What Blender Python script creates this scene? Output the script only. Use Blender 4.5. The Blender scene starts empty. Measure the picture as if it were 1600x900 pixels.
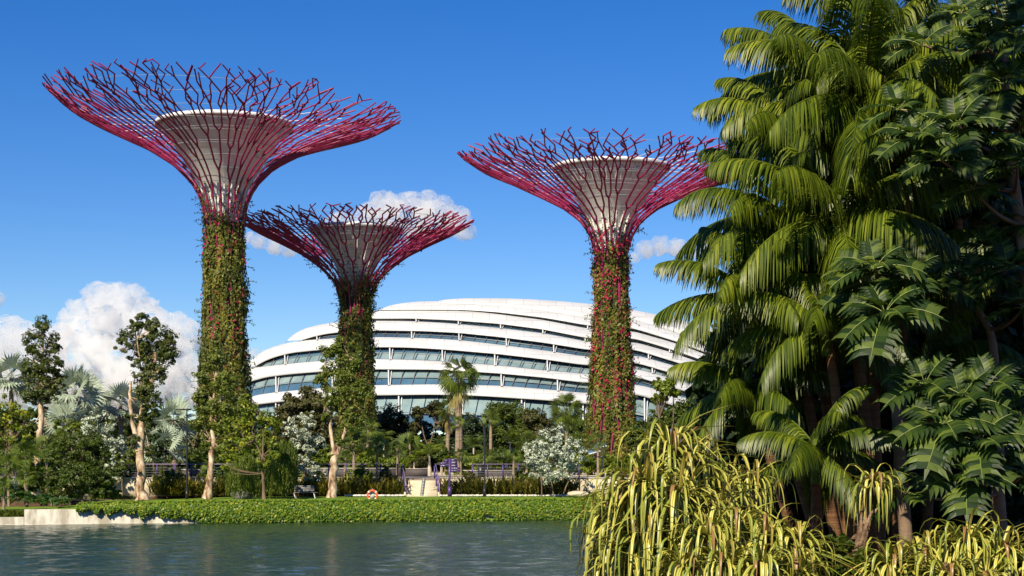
import bpy, math, random
import numpy as np
from mathutils import Vector, noise
random.seed(7); RNG = np.random.default_rng(7)
R = math.radians; PI = math.pi
scene = bpy.context.scene; C = scene.collection
# ------------------------------------------------------------------ camera, sky, sun, exposure
FPX = 2700.0; HY = 729.0; CAMZ = 4.0          # focal length in px of a 1600 px wide frame, horizon row
cam = bpy.data.cameras.new('camera'); camo = bpy.data.objects.new('camera', cam); C.objects.link(camo)
cam.sensor_width = 36; cam.lens = FPX/1600*36; cam.shift_y = (HY-450)/1600
cam.clip_start = 0.5; cam.clip_end = 20000
camo.location = (0, 0, CAMZ); camo.rotation_euler = (R(90), 0, 0); scene.camera = camo
SUN_EL, SUN_AZ = R(39), R(24)                  # behind the camera, to its left
sd = Vector((-math.sin(SUN_AZ)*math.cos(SUN_EL), -math.cos(SUN_AZ)*math.cos(SUN_EL), math.sin(SUN_EL)))
sun = bpy.data.lights.new('sun', 'SUN'); sun.energy = 5.0; sun.angle = R(0.5); sun.color = (1, 0.89, 0.68)
suno = bpy.data.objects.new('sun', sun); C.objects.link(suno); suno.rotation_euler = sd.to_track_quat('Z', 'Y').to_euler()
w = bpy.data.worlds.new('World'); scene.world = w; w.use_nodes = True
nt = w.node_tree; bg = nt.nodes['Background']; sky = nt.nodes.new('ShaderNodeTexSky')
sky.sky_type = 'NISHITA'; sky.sun_disc = False; sky.sun_elevation = SUN_EL; sky.sun_rotation = math.atan2(sd.x, sd.y) % (2*PI)
sky.air_density = 1.0; sky.dust_density = 0.05; sky.ozone_density = 4.0; sky.altitude = 1300
hs = nt.nodes.new('ShaderNodeHueSaturation'); hs.inputs['Hue'].default_value = .514; hs.inputs['Saturation'].default_value = 1.36
nt.links.new(sky.outputs[0], hs.inputs['Color']); nt.links.new(hs.outputs[0], bg.inputs[0]); bg.inputs[1].default_value = 0.077
vs = scene.view_settings; vs.view_transform = 'Standard'; vs.look = 'None'; vs.gamma = 1; vs.exposure = 0.6; vs.use_curve_mapping = False
cy = scene.cycles; cy.max_bounces = 16; cy.diffuse_bounces = 2; cy.glossy_bounces = 3; cy.transmission_bounces = 3; cy.transparent_max_bounces = 6
cy.volume_bounces = 16; cy.use_denoising = True; cy.caustics_reflective = False; cy.caustics_refractive = False

# ------------------------------------------------------------------ helpers
def P(px, py, Y): return np.array(((px-800)/FPX*Y, Y, CAMZ+(HY-py)/FPX*Y))
def tag(o, label=None, cat=None, group=None, kind=None):
    if label: o['label'] = label
    if cat: o['category'] = cat
    if group: o['group'] = group
    if kind: o['kind'] = kind
    return o
def thing(name, loc, label, cat, group=None):
    o = bpy.data.objects.new(name, None); C.objects.link(o); o.location = [float(v) for v in loc]; o.empty_display_size = .3
    return tag(o, label, cat, group)
def mesh(name, V, F, mats, parent=None, smooth=False, uv=None, midx=None, loc=None):
    """F: list of index tuples or an int array (n,3|4).  V is in world space; it is stored relative to loc / the parent."""
    V = np.asarray(V, float)
    org = np.array(loc if loc is not None else (parent_loc(parent) if parent is not None else (0, 0, 0)), float)
    me = bpy.data.meshes.new(name)
    if isinstance(F, np.ndarray):
        n, k = F.shape
        me.vertices.add(len(V)); me.vertices.foreach_set('co', (V-org).astype(np.float32).ravel())
        me.loops.add(n*k); me.loops.foreach_set('vertex_index', F.astype(np.int32).ravel())
        me.polygons.add(n); me.polygons.foreach_set('loop_start', np.arange(0, n*k, k, dtype=np.int32))
        me.update(calc_edges=True); me.validate()
    else:
        me.from_pydata([tuple(v) for v in (V-org)], [], F)
    mats = mats if isinstance(mats, (list, tuple)) else [mats]
    for m in mats: me.materials.append(m)
    if midx is not None: me.polygons.foreach_set('material_index', np.asarray(midx, dtype=np.int32))
    if smooth: me.polygons.foreach_set('use_smooth', np.ones(len(me.polygons), bool))
    if uv is not None:
        ul = me.uv_layers.new(name='UVMap'); li = np.zeros(len(me.loops), np.int32); me.loops.foreach_get('vertex_index', li)
        ul.data.foreach_set('uv', np.asarray(uv, np.float32)[li].ravel())
    me.update()
    o = bpy.data.objects.new(name, me); C.objects.link(o)
    if parent is not None: o.parent = parent
    elif loc is not None: o.location = [float(v) for v in loc]
    return o
def parent_loc(p):
    l = np.zeros(3)
    while p is not None: l = l+np.array(p.location); p = p.parent
    return l
class MB:
    def __init__(s): s.V = []; s.F = []; s.U = []; s.M = []; s.n = 0
    def add(s, V, F, uv=None, m=0):
        V = np.asarray(V, float).reshape(-1, 3); F = np.asarray(F, int)
        if F.shape[1] == 3: F = np.concatenate([F, F[:, 2:3]], 1)
        s.V.append(V); s.F.append(F+s.n); s.n += len(V); s.M.append(np.full(len(F), m))
        s.U.append(np.zeros((len(V), 2)) if uv is None else np.asarray(uv, float))
        return s
    def box(s, x0, x1, y0, y1, z0, z1, m=0):
        V = [(x, y, z) for z in (z0, z1) for x, y in ((x0, y0), (x1, y0), (x1, y1), (x0, y1))]
        return s.add(V, [(0, 3, 2, 1), (4, 5, 6, 7), (0, 1, 5, 4), (1, 2, 6, 5), (2, 3, 7, 6), (3, 0, 4, 7)], m=m)
    def tube(s, pts, r, n=6, m=0, cap=False):
        pts = np.asarray(pts, float); k = len(pts)
        r = np.full(k, r) if np.isscalar(r) else np.asarray(r, float)
        T = np.gradient(pts, axis=0); T /= np.linalg.norm(T, axis=1)[:, None]+1e-9
        ref = np.array((0., 0, 1)) if abs(T[:, 2]).mean() < .8 else np.array((1., 0, 0))
        A = np.cross(T, ref); A /= np.linalg.norm(A, axis=1)[:, None]+1e-9; B = np.cross(T, A)
        a = np.arange(n)*2*PI/n
        V = pts[:, None]+r[:, None, None]*(A[:, None]*np.cos(a)[None, :, None]+B[:, None]*np.sin(a)[None, :, None])
        i = np.arange(k-1)[:, None]*n; j = np.arange(n)[None]; jn = (j+1) % n
        F = np.stack([i+j, i+jn, i+n+jn, i+n+j], -1).reshape(-1, 4)
        s.add(V.reshape(-1, 3), F, m=m)
        if cap:
            s.F.append(np.array([[s.n-n+q, s.n-n+q+1, s.n-n+(q+2) % n, s.n-n] for q in range(1, n-1)])); s.M.append(np.full(n-2, m))
            s.F.append(np.array([[s.n-k*n+q+1, s.n-k*n+q, s.n-k*n, s.n-k*n] for q in range(1, n-1)])); s.M.append(np.full(n-2, m))
        return s
    def lathe(s, prof, c, n=32, m=0):
        prof = np.asarray(prof, float); a = np.arange(n)*2*PI/n
        V = np.stack([c[0]+prof[:, 0:1]*np.cos(a), c[1]+prof[:, 0:1]*np.sin(a), c[2]+np.repeat(prof[:, 1:2], n, 1)], -1)
        k = len(prof); i = np.arange(k-1)[:, None]*n; j = np.arange(n)[None]; jn = (j+1) % n
        return s.add(V.reshape(-1, 3), np.stack([i+j, i+jn, i+n+jn, i+n+j], -1).reshape(-1, 4), m=m)
    def build(s, name, mats, parent=None, smooth=False, loc=None):
        if not s.V: return None
        F = np.concatenate(s.F); M = np.concatenate(s.M)
        tri = F[:, 2] == F[:, 3]
        if tri.any():
            FF = [tuple(f[:3]) if t else tuple(f) for f, t in zip(F.tolist(), tri)]
        else: FF = F
        return mesh(name, np.concatenate(s.V), FF, mats, parent, smooth, np.concatenate(s.U), M, loc)
def nrm(a): return a/(np.linalg.norm(a, axis=-1, keepdims=True)+1e-9)
def rvec(n): return nrm(RNG.normal(size=(n, 3)))
def leaves(Cn, N, size, asp=.5, hang=0., fold=False):
    """rhombic leaves centred at Cn facing N; size is the length"""
    n = len(Cn); size = size*RNG.uniform(.65, 1.3, n)[:, None]
    D = rvec(n)+np.array((0, 0, -hang)); D = nrm(D-N*np.sum(D*N, 1)[:, None]); S = np.cross(N, D)
    tip = Cn+D*size*.5; base = Cn-D*size*.5; l = Cn+S*size*asp*.5-D*size*.06; r = Cn-S*size*asp*.5-D*size*.06
    tip = tip-N*size*.12
    V = np.stack([base, r, tip, l], 1).reshape(-1, 3)
    return V, np.arange(4*n).reshape(-1, 4)
def clump_leaves(blobs, nclump, nleaf, size, asp=.5, clr=.3, shell=.55, hang=0., up=.5):
    """blobs: (x,y,z,rx,ry,rz). Leaves gathered in clumps near each blob's shell."""
    B = np.array(blobs, float); wgt = (B[:, 3]*B[:, 4]+B[:, 5]*B[:, 3])**.9; wgt /= wgt.sum()
    idx = RNG.choice(len(B), nclump, p=wgt); b = B[idx]
    d = rvec(nclump); rad = RNG.uniform(shell, 1., nclump)[:, None]
    cc = b[:, :3]+d*rad*b[:, 3:6]; cr = clr*b[:, 3:6].mean(1)*RNG.uniform(.6, 1.3, nclump)
    k = RNG.poisson(nleaf, nclump)+3; rep = np.repeat(np.arange(nclump), k); n = len(rep)
    off = rvec(n)*(RNG.uniform(.1, 1, n)**.5)[:, None]
    Cn = cc[rep]+off*cr[rep][:, None]*np.array((1, 1, .75))
    N = nrm(off*.7+d[rep]*.5+np.array((0, 0, up))+rvec(n)*.7)
    return leaves(Cn, N, size, asp, hang)

# ------------------------------------------------------------------ materials
def nodemat(name):
    m = bpy.data.materials.new(name); m.use_nodes = True
    return m, m.node_tree, m.node_tree.nodes['Principled BSDF']
def ramp(nt, fac, cols):
    r = nt.nodes.new('ShaderNodeValToRGB'); e = r.color_ramp.elements
    while len(e) < len(cols): e.new(.5)
    for q, (p, c) in zip(e, cols): q.position = p; q.color = (*c, 1)
    nt.links.new(fac, r.inputs[0]); return r.outputs[0]
def noise_n(nt, scale, detail=4, vec=None, rough=.55, coord='Object', mscale=None):
    t = nt.nodes.new('ShaderNodeTexNoise'); t.inputs['Scale'].default_value = scale; t.inputs['Detail'].default_value = detail; t.inputs['Roughness'].default_value = rough
    if vec is None:
        tc = nt.nodes.new('ShaderNodeTexCoord'); vec = tc.outputs[coord]
    if mscale:
        mp = nt.nodes.new('ShaderNodeMapping'); mp.inputs['Scale'].default_value = mscale; nt.links.new(vec, mp.inputs[0]); vec = mp.outputs[0]
    nt.links.new(vec, t.inputs['Vector']); return t.outputs['Fac']
def mix(nt, a, b, fac, mode='MIX'):
    m = nt.nodes.new('ShaderNodeMix'); m.data_type = 'RGBA'; m.blend_type = mode
    for s, v in ((6, a), (7, b)):
        if isinstance(v, tuple): m.inputs[s].default_value = (*v, 1)
        else: nt.links.new(v, m.inputs[s])
    if isinstance(fac, (int, float)): m.inputs[0].default_value = fac
    else: nt.links.new(fac, m.inputs[0])
    return m.outputs[2]
def bump(nt, p, h, strength, dist=.05):
    b = nt.nodes.new('ShaderNodeBump'); b.inputs['Strength'].default_value = strength; b.inputs['Distance'].default_value = dist
    nt.links.new(h, b.inputs['Height']); nt.links.new(b.outputs[0], p.inputs['Normal']); return b
def surf(name, cols, scale=1., rough=.8, bmp=0., detail=6, mscale=None, bscale=None, spec=.3, metal=0., coord='Object', lo=.3, hi=.7):
    m, t, p = nodemat(name)
    f = noise_n(t, scale, detail, mscale=mscale, coord=coord)
    t.links.new(ramp(t, f, [(lo+(hi-lo)*i/max(1, len(cols)-1), c) for i, c in enumerate(cols)]), p.inputs['Base Color'])
    p.inputs['Roughness'].default_value = rough; p.inputs['Specular IOR Level'].default_value = spec; p.inputs['Metallic'].default_value = metal
    if bmp: bump(t, p, noise_n(t, bscale or scale*4, 6, mscale=mscale, coord=coord), bmp)
    return m
def leafmat(name, cols, rough=.5, trans=.25, spec=.35, patch=.35, tcol=None, pscale=.4, mscale=None):
    """colour varies leaf by leaf (random per island) and in loose patches over the plant"""
    m, t, p = nodemat(name)
    g = t.nodes.new('ShaderNodeNewGeometry'); f = noise_n(t, pscale, 3, mscale=mscale)
    mx = t.nodes.new('ShaderNodeMix'); mx.inputs[0].default_value = patch
    st = t.nodes.new('ShaderNodeMapRange'); st.inputs[1].default_value = .3; st.inputs[2].default_value = .7; t.links.new(f, st.inputs[0])
    t.links.new(g.outputs['Random Per Island'], mx.inputs[2]); t.links.new(st.outputs[0], mx.inputs[3])
    c = ramp(t, mx.outputs[0], [(i/(len(cols)-1)*.9+.05, q) for i, q in enumerate(cols)])
    t.links.new(c, p.inputs['Base Color']); p.inputs['Roughness'].default_value = rough; p.inputs['Specular IOR Level'].default_value = spec
    tr = t.nodes.new('ShaderNodeBsdfTranslucent'); t.links.new(mix(t, c, tcol or (.45, .6, .05), .35), tr.inputs[0])
    ms = t.nodes.new('ShaderNodeMixShader'); ms.inputs[0].default_value = trans
    t.links.new(p.outputs[0], ms.inputs[1]); t.links.new(tr.outputs[0], ms.inputs[2]); t.links.new(ms.outputs[0], t.nodes['Material Output'].inputs[0])
    return m
M = {}
M['steel'] = surf('magenta painted steel', [(.20, .010, .055), (.30, .016, .085)], 3, .42, spec=.5)
M['white_paint'] = surf('white paint', [(.62, .62, .62), (.70, .70, .70)], .35, .45, .0)
M['funnel'] = surf('pale grey funnel skin', [(.74, .73, .69), (.84, .83, .79), (.79, .78, .74)], .5, .5, .05, mscale=(1, 1, .15))
m, t, p = nodemat('white cladding panels')
tc = t.nodes.new('ShaderNodeTexCoord'); sp = t.nodes.new('ShaderNodeSeparateXYZ'); cb = t.nodes.new('ShaderNodeCombineXYZ'); t.links.new(tc.outputs['Object'], sp.inputs[0]); t.links.new(sp.outputs[0], cb.inputs[0]); t.links.new(sp.outputs[2], cb.inputs[1])
br = t.nodes.new('ShaderNodeTexBrick'); t.links.new(cb.outputs[0], br.inputs[0]); br.inputs['Scale'].default_value = 1; br.inputs['Brick Width'].default_value = 3.6; br.inputs['Row Height'].default_value = 2.1; br.inputs['Mortar Size'].default_value = .05; br.inputs['Color1'].default_value = (.60, .60, .59, 1); br.inputs['Color2'].default_value = (.65, .65, .65, 1); br.inputs['Mortar'].default_value = (.42, .42, .42, 1)
t.links.new(mix(t, br.outputs[0], (.50, .49, .46), ramp(t, noise_n(t, .12, 6, mscale=(1, 1, .25)), [(.5, (0, 0, 0)), (.75, (.5, .5, .5))])), p.inputs['Base Color']); p.inputs['Roughness'].default_value = .4; M['hall_white'] = m
M['cable'] = surf('cable grey', [(.25, .28, .33), (.30, .33, .38)], 3, .4)
M['planted_skin'] = surf('planted panel', [(.018, .022, .008), (.06, .055, .02)], 1.2, .9, .4)
M['ivy'] = leafmat('trunk climbers', [(.016, .028, .005), (.055, .075, .010), (.12, .13, .018), (.22, .20, .03), (.30, .21, .05)], .6, .25, patch=.6, pscale=.9, mscale=(1, 1, .18))
M['ivy_pale'] = leafmat('pale climbers', [(.12, .16, .05), (.22, .26, .10), (.34, .36, .20)], .6, .2)
M['flower'] = leafmat('magenta red flowers', [(.30, .01, .05), (.50, .02, .07), (.42, .02, .12)], .5, .3, tcol=(.8, .05, .1))
M['bark_pale'] = surf('papery bark', [(.12, .065, .04), (.34, .22, .14), (.46, .34, .23), (.62, .50, .37)], 2.6, .9, 1., mscale=(1, 1, .45), bscale=7, lo=.38, hi=.6)
M['bark'] = surf('brown bark', [(.10, .065, .04), (.20, .14, .09)], 2, .9, .6, mscale=(1, 1, .3))
M['palm_bark'] = surf('ringed palm bark', [(.17, .12, .08), (.32, .25, .18)], 1.2, .9, .5, mscale=(.4, .4, 6))
M['smooth_trunk'] = surf('pale smooth palm stem', [(.38, .33, .25), (.5, .45, .36)], 1.2, .7, .2, mscale=(.4, .4, 5))
M['melaleuca'] = leafmat('olive dark leaves', [(.022, .038, .008), (.055, .075, .012), (.12, .13, .02)], .5, .15)
M['green'] = leafmat('mid green leaves', [(.024, .045, .006), (.055, .085, .010), (.11, .14, .015)], .5, .25)
M['bright'] = leafmat('bright green leaves', [(.045, .08, .006), (.11, .16, .010), (.24, .27, .02)], .45, .3)
M['yellowing'] = leafmat('yellowing leaves', [(.05, .09, .01), (.10, .15, .012), (.22, .25, .02), (.40, .36, .03)], .5, .3)
M['brownish'] = leafmat('brown green leaves', [(.035, .045, .012), (.07, .07, .018), (.11, .09, .03)], .6, .2)
M['dark'] = leafmat('dark green leaves', [(.008, .020, .006), (.018, .036, .008), (.03, .055, .012)], .5, .1)
M['silver'] = leafmat('silver grey leaves', [(.20, .25, .17), (.40, .45, .33), (.66, .68, .56)], .6, .12, patch=.15, tcol=(.4, .5, .3))
M['bismarck'] = leafmat('blue grey palm leaves', [(.20, .26, .19), (.32, .38, .28), (.45, .50, .38)], .5, .12, tcol=(.4, .5, .4))
M['fan'] = leafmat('fan palm leaves', [(.03, .06, .010), (.08, .12, .016), (.18, .21, .03)], .45, .25)
M['deadfan'] = leafmat('dry palm leaves', [(.22, .15, .05), (.36, .28, .09), (.28, .26, .07)], .7, .2)
M['willow'] = leafmat('weeping leaves', [(.05, .08, .01), (.10, .14, .015), (.16, .19, .02)], .5, .3)
M['bed'] = leafmat('bronze border leaves', [(.015, .018, .005), (.05, .05, .008), (.12, .10, .012), (.34, .27, .04)], .4, .25)
M['hedge'] = leafmat('hedge leaves', [(.035, .085, .006), (.08, .16, .010), (.15, .24, .016), (.32, .33, .02)], .45, .25, patch=.15)
M['grass'] = surf('lawn', [(.07, .13, .006), (.13, .21, .012), (.11, .18, .01)], .8, .9, .3, bscale=9)
M['soil'] = surf('soil', [(.05, .028, .015), (.10, .05, .03)], 1.5, .95, .5)
M['concrete'] = surf('pale concrete', [(.30, .27, .21), (.46, .43, .36), (.54, .51, .44), (.40, .37, .30)], .9, .85, .15, mscale=(1, 1, .35), lo=.4, hi=.62)
M['sandstone'] = surf('cream stone', [(.45, .38, .27), (.60, .52, .38)], 1.1, .85, .3)
M['paving'] = surf('grey paving', [(.20, .18, .16), (.28, .26, .23)], .6, .85)
M['darkstone'] = surf('dark stone', [(.06, .05, .05), (.11, .095, .09)], 1.2, .8, .2)
M['purple'] = surf('purple paint', [(.055, .028, .13), (.075, .04, .17)], 3, .4, spec=.5)
M['rail'] = surf('lilac steel tube', [(.22, .17, .30), (.28, .22, .35)], 3, .35, metal=.4)
M['black'] = surf('black metal', [(.010, .010, .014), (.02, .02, .024)], 3, .4, spec=.5)
M['grey_metal'] = surf('grey metal', [(.25, .25, .25), (.34, .34, .34)], 3, .4, metal=.5)
M['bench'] = surf('weathered grey slats', [(.16, .155, .15), (.26, .25, .24)], 3, .7)
M['orange'] = surf('orange red plastic', [(.62, .10, .03), (.72, .13, .04)], 3, .45)
M['pebble'] = surf('white pebbles', [(.5, .47, .42), (.75, .72, .66)], 4, .8)
M['roof_blue'] = surf('blue grey roof sheet', [(.10, .16, .20), (.14, .21, .26)], 1, .4)
# ------------------------------------------------------------------ terrain and water
def bankY(x): return 118.7+(x+35.2)*.272 if x < 16 else 132.6+(x-16)*.05
SX0, SX1 = (636-800)/FPX*141, (685-800)/FPX*141      # the flight of steps in the terrace wall
def hgt(x, y):
    b = bankY(x)
    if y < b: # lake bed and the near bank at the right
        e = np.interp(y, [-40, 12, 20, 24, 32, 45, 62, 75], [-14, -1.5, .6, .9, 4.2, 10, 19, 60])
        return float(np.interp(x-e, [-1.5, 0, .8, 14], [-1.6, .5, 2.05, 2.4])) if y > -40 else -1.6
    if y < 143: return float(np.interp(x, [-40, -33.2, -33, -20, 10], [.45, .5, 1.0, 1.35, 1.5]))+ (y-b)*.012
    return 3.0+max(0, y-144)*.0042
xs = np.unique(np.concatenate([np.linspace(-1500, -60, 12), np.arange(-60, 60.1, .8), np.linspace(62, 1500, 14), [SX0-.2, SX1+.2]]))
ys = np.unique(np.concatenate([np.linspace(-600, -40, 6), np.arange(-40, 80, 1.), np.arange(80, 112, 4.), np.arange(112, 146, .5), np.linspace(148, 430, 60), np.linspace(500, 6000, 14)]))
GX, GY = np.meshgrid(xs, ys); V = np.zeros((len(ys), len(xs), 3)); V[..., 0] = GX; V[..., 1] = GY
for j in range(len(ys)):
    for i in range(len(xs)):
        b = bankY(xs[i]); y = ys[j]
        # snap the rows next to the lake wall and the terrace wall so that both edges are crisp
        if 0 <= y-b < .5: V[j, i, 1] = y = b+.02
        elif -.5 < y-b < 0: V[j, i, 1] = y = b-.02
        if 142.8 <= y < 143: V[j, i, 1] = y = 142.96
        if y == 143: y = V[j, i, 1] = 143.02
        z = hgt(xs[i], y)
        V[j, i, 2] = z + (noise.noise(Vector((xs[i]*.2, y*.2, 0)))*.05 if (y > b+.5 and y < 142 or y > 150) else 0)
nx = len(xs); ii = (np.arange(len(ys)-1)[:, None]*nx+np.arange(nx-1)[None]).ravel()
F = np.stack([ii, ii+1, ii+nx+1, ii+nx], 1); cx = V[..., 0].ravel()[ii]; cyy = V[..., 1].ravel()[ii]
midx = np.where(cyy < 112, 1, np.where(cyy < 140.6, 0, 1))
ground = tag(mesh('ground', V.reshape(-1, 3), F, [M['grass'], M['soil']], midx=midx, smooth=False), kind='structure')
m, t, p = nodemat('lake water')
n1 = noise_n(t, 3.6, 5, coord='Object', mscale=(.6, 1.2, 1), rough=.6); n2 = noise_n(t, .18, 3, mscale=(.5, 1, 1))
ad = t.nodes.new('ShaderNodeMath'); ad.operation = 'MULTIPLY_ADD'; ad.inputs[1].default_value = .7
t.links.new(n1, ad.inputs[0]); t.links.new(n2, ad.inputs[2])
bump(t, p, ad.outputs[0], 1., .17)
p.inputs['Base Color'].default_value = (.012, .032, .011, 1); p.inputs['Roughness'].default_value = .06; p.inputs['IOR'].default_value = 1.33; p.inputs['Specular IOR Level'].default_value = .6
M['water'] = m
wx = np.unique(np.concatenate([np.linspace(-900, -45, 8), np.arange(-42, 12, .34), np.linspace(14, 900, 8)])); wy = np.unique(np.concatenate([np.linspace(-500, 44, 8), np.arange(46, 134, .2), [135.]]))
WX, WY = np.meshgrid(wx, wy); WZ = np.array([noise.noise(Vector((x*.55, y*.9, 0)))*.024+noise.noise(Vector((x*1.1, y*2.1, 4)))*.018+noise.noise(Vector((x*.1, y*.16, 9)))*.05+noise.noise(Vector((x*1.7, y*3.6, 2)))*.016 for x, y in zip(WX.ravel(), WY.ravel())])
ii = (np.arange(len(wy)-1)[:, None]*len(wx)+np.arange(len(wx)-1)[None]).ravel()
tag(mesh('water', np.stack([WX.ravel(), WY.ravel(), WZ], 1), np.stack([ii, ii+1, ii+len(wx)+1, ii+len(wx)], 1), M['water'], smooth=True), kind='structure')
# path on the terrace, a sheet above the ground
pm = MB(); xx = np.linspace(-55, 60, 40)
for a, b_ in zip(xx[:-1], xx[1:]):
    pm.add([(a, 143.3, 3.012), (b_, 143.3, 3.012), (b_, 160, 3.085), (a, 160, 3.085)], [(0, 1, 2, 3)])
pm.build('path', M['paving']); tag(bpy.data.objects['path'], kind='structure')
fp = MB().add([(-9, 161, 3.10), (8, 161, 3.10), (12, 205, 3.29), (-12, 205, 3.29)], [(0, 1, 2, 3)]).build('forecourt', M['sandstone']); tag(fp, kind='structure')
# lake wall, low at its left end
def wallmesh(x0, x1, top, th=.5, name='lake_wall', label='', n=24):
    mb = MB(); X = np.linspace(x0, x1, n)
    fr = [(x, bankY(x)-.06) for x in X]
    for (a, ya), (b, yb) in zip(fr[:-1], fr[1:]):
        mb.add([(a, ya, -.8), (b, yb, -.8), (b, yb, top), (a, ya, top), (a, ya+th, top), (b, yb+th, top)], [(0, 1, 2, 3), (3, 2, 5, 4)])
        # foot ledge at the waterline
    mb.add([(x0, bankY(x0)-.06, -.8), (x0, bankY(x0)-.06, top), (x0, bankY(x0)+th, top), (x0, bankY(x0)+th, -.8)], [(0, 3, 2, 1)])
    lg = MB()
    for (a, ya), (b, yb) in zip(fr[:-1], fr[1:]):
        lg.add([(a, ya-.1, -.5), (b, yb-.1, -.5), (b, yb-.1, .03), (a, ya-.1, .03), (a, ya-.004, .03), (b, yb-.004, .03)], [(0, 1, 2, 3), (3, 2, 5, 4)])
    c = (x0, bankY(x0), 0); t_ = thing(name, c, label, 'wall'); mb.build('wall_face', M['concrete'], t_); lg.build('footing', M['concrete'], t_)
x45 = (45-800)/FPX*120.2
wallmesh(x45, 30, 1.04, label='pale concrete lake wall half covered by the trailing hedge')
wallmesh(-60, x45-.03, .52, label='lower step of pale concrete lake wall at the far left edge')
# terrace retaining wall, two runs beside the steps
for (x0, x1, lab) in ((-60, SX0-.18, 'cream stone terrace wall running left of the steps behind the border plants'), (SX1+.18, 60, 'cream stone terrace wall running right of the steps behind the border plants')):
    mb = MB().box(x0, x1, 142.55, 142.93, 1.2, 3.0); cp = MB().box(x0-.0, x1+.0, 142.50, 143.28, 3.003, 3.09)
    t_ = thing('terrace_wall', ((x0+x1)/2, 142.7, 1.6), lab, 'wall'); mb.build('wall_face', M['sandstone'], t_); cp.build('coping', M['concrete'], t_)
# steps
t_ = thing('stone_steps', ((SX0+SX1)/2, 141.5, 1.6), 'cream stone steps with a grey middle strip, between purple handrails', 'steps')
sm = MB(); gm = MB(); n = 11
for k in range(n):
    z1 = 1.66+(k+1)*(3.0-1.66)/n; y0 = 139.8+k*.32
    sm.box(SX0, SX1, y0, 144 if k == n-1 else y0+.34, 1.3, z1-.002*k)
    gm.box(SX0+1.13, SX0+1.42, y0-.008, y0+.312, z1-.12, z1+.006)
sm.build('treads', M['sandstone'], t_); gm.build('tactile_strip', M['grey_metal'], t_)
ck = MB().box(SX0-.17, SX0-.004, 139.7, 142.52, 1.3, 1.95).box(SX1+.004, SX1+.17, 139.7, 142.52, 1.3, 1.95); ck.build('cheek_wall', M['sandstone'], t_)
# handrails of the steps
for px, lab in ((631, 'left purple handrail of the stone steps'), (683, 'right purple handrail of the stone steps, next to the signpost')):
    x0 = (px+1.5-800)/FPX*139.8; x1 = (px-4-800)/FPX*143.4
    s = thing('handrail', (x0, 139.8, 1.6), lab, 'handrail')
    for f_ in (0, .5, 1.): 
        x = x0+(x1-x0)*f_; y = 139.8+3.6*f_; zb = 1.55+1.4*f_
        MB().box(x-.06, x+.06, y-.06, y+.06, zb, zb+1.12).build('post', M['purple'], s)
    MB().tube([(x0+.12, 139.6, 1.9), (x0+.1, 139.7, 2.62), (x0+.08, 139.8, 2.78), (x1+.1, 143.3, 4.16), (x1, 143.5, 4.2), (x1-.5*(1 if px < 650 else -1), 143.6, 4.2)], .035, 6).build('rail', M['rail'], s)
    MB().tube([(x0+.1, 139.8, 2.2), (x1+.1, 143.3, 3.5)], .02, 5).build('lower_rail', M['purple'], s)
# terrace fence
def fence(px0, px1, step, label):
    X0 = (px0-800)/FPX*143.15; X1 = (px1-800)/FPX*143.15; s = thing('terrace_fence', (X0, 143.15, 3.09), label, 'fence')
    k = int(round((X1-X0)/(step/FPX*143.15)))
    for i in range(k+1):
        x = X0+(X1-X0)*i/k; MB().box(x-.055, x+.055, 143.1, 143.2, 3.09, 4.18).build('post', M['purple'], s)
    MB().tube([(X0, 143.15, 4.2), (X1, 143.15, 4.2)], .03, 5).build('top_rail', M['rail'], s)
    wr = MB()
    for z in (3.3, 3.5, 3.7, 3.9): wr.tube([(X0, 143.15, z), (X1, 143.15, z)], .007, 4)
    wr.build('wires', M['cable'], s)
fence(4, 621, 26.5, 'long purple post and wire fence on the terrace edge, left of the steps')
fence(738, 905, 24, 'purple post and wire fence on the terrace edge, right of the signpost')
# planter walls on the terrace
for a, b_, y, z1, nm, lab in ((232, 430, 158, 3.7, 'darkstone', 'long dark planter wall behind the terrace fence near the lamp post'), (437, 628, 158, 3.8, 'darkstone', 'dark planter wall left of the top of the steps'), (634, 668, 161, 3.75, 'darkstone', 'short dark planter wall facing the top of the steps'), (722, 800, 163, 3.6, 'darkstone', 'low dark planter kerb right of the signpost')):
    X0, X1 = (a-800)/FPX*y, (b_-800)/FPX*y; s = thing('planter_wall', ((X0+X1)/2, y, 3.1), lab, 'planter wall')
    MB().box(X0, X1, y, y+.4, 3.0, z1).build('wall_face', M[nm], s); MB().box(X0-.03, X1+.03, y-.05, y+.46, z1+.002, z1+.07).build('coping', M['concrete'], s)
# purple frame at far left
s = thing('purple_frame', P(17, 742, 143.6), 'purple open frame between the fan palms at the far left', 'frame')
c = P(17, 742, 143.6); mb = MB().box(c[0]-.5, c[0]-.42, 143.56, 143.64, 3.05, 4.9).box(c[0]+.42, c[0]+.5, 143.56, 143.64, 3.05, 4.9).box(c[0]-.5, c[0]+.5, 143.56, 143.64, 4.902, 5.0)
mb.build('frame', M['purple'], s)

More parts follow.
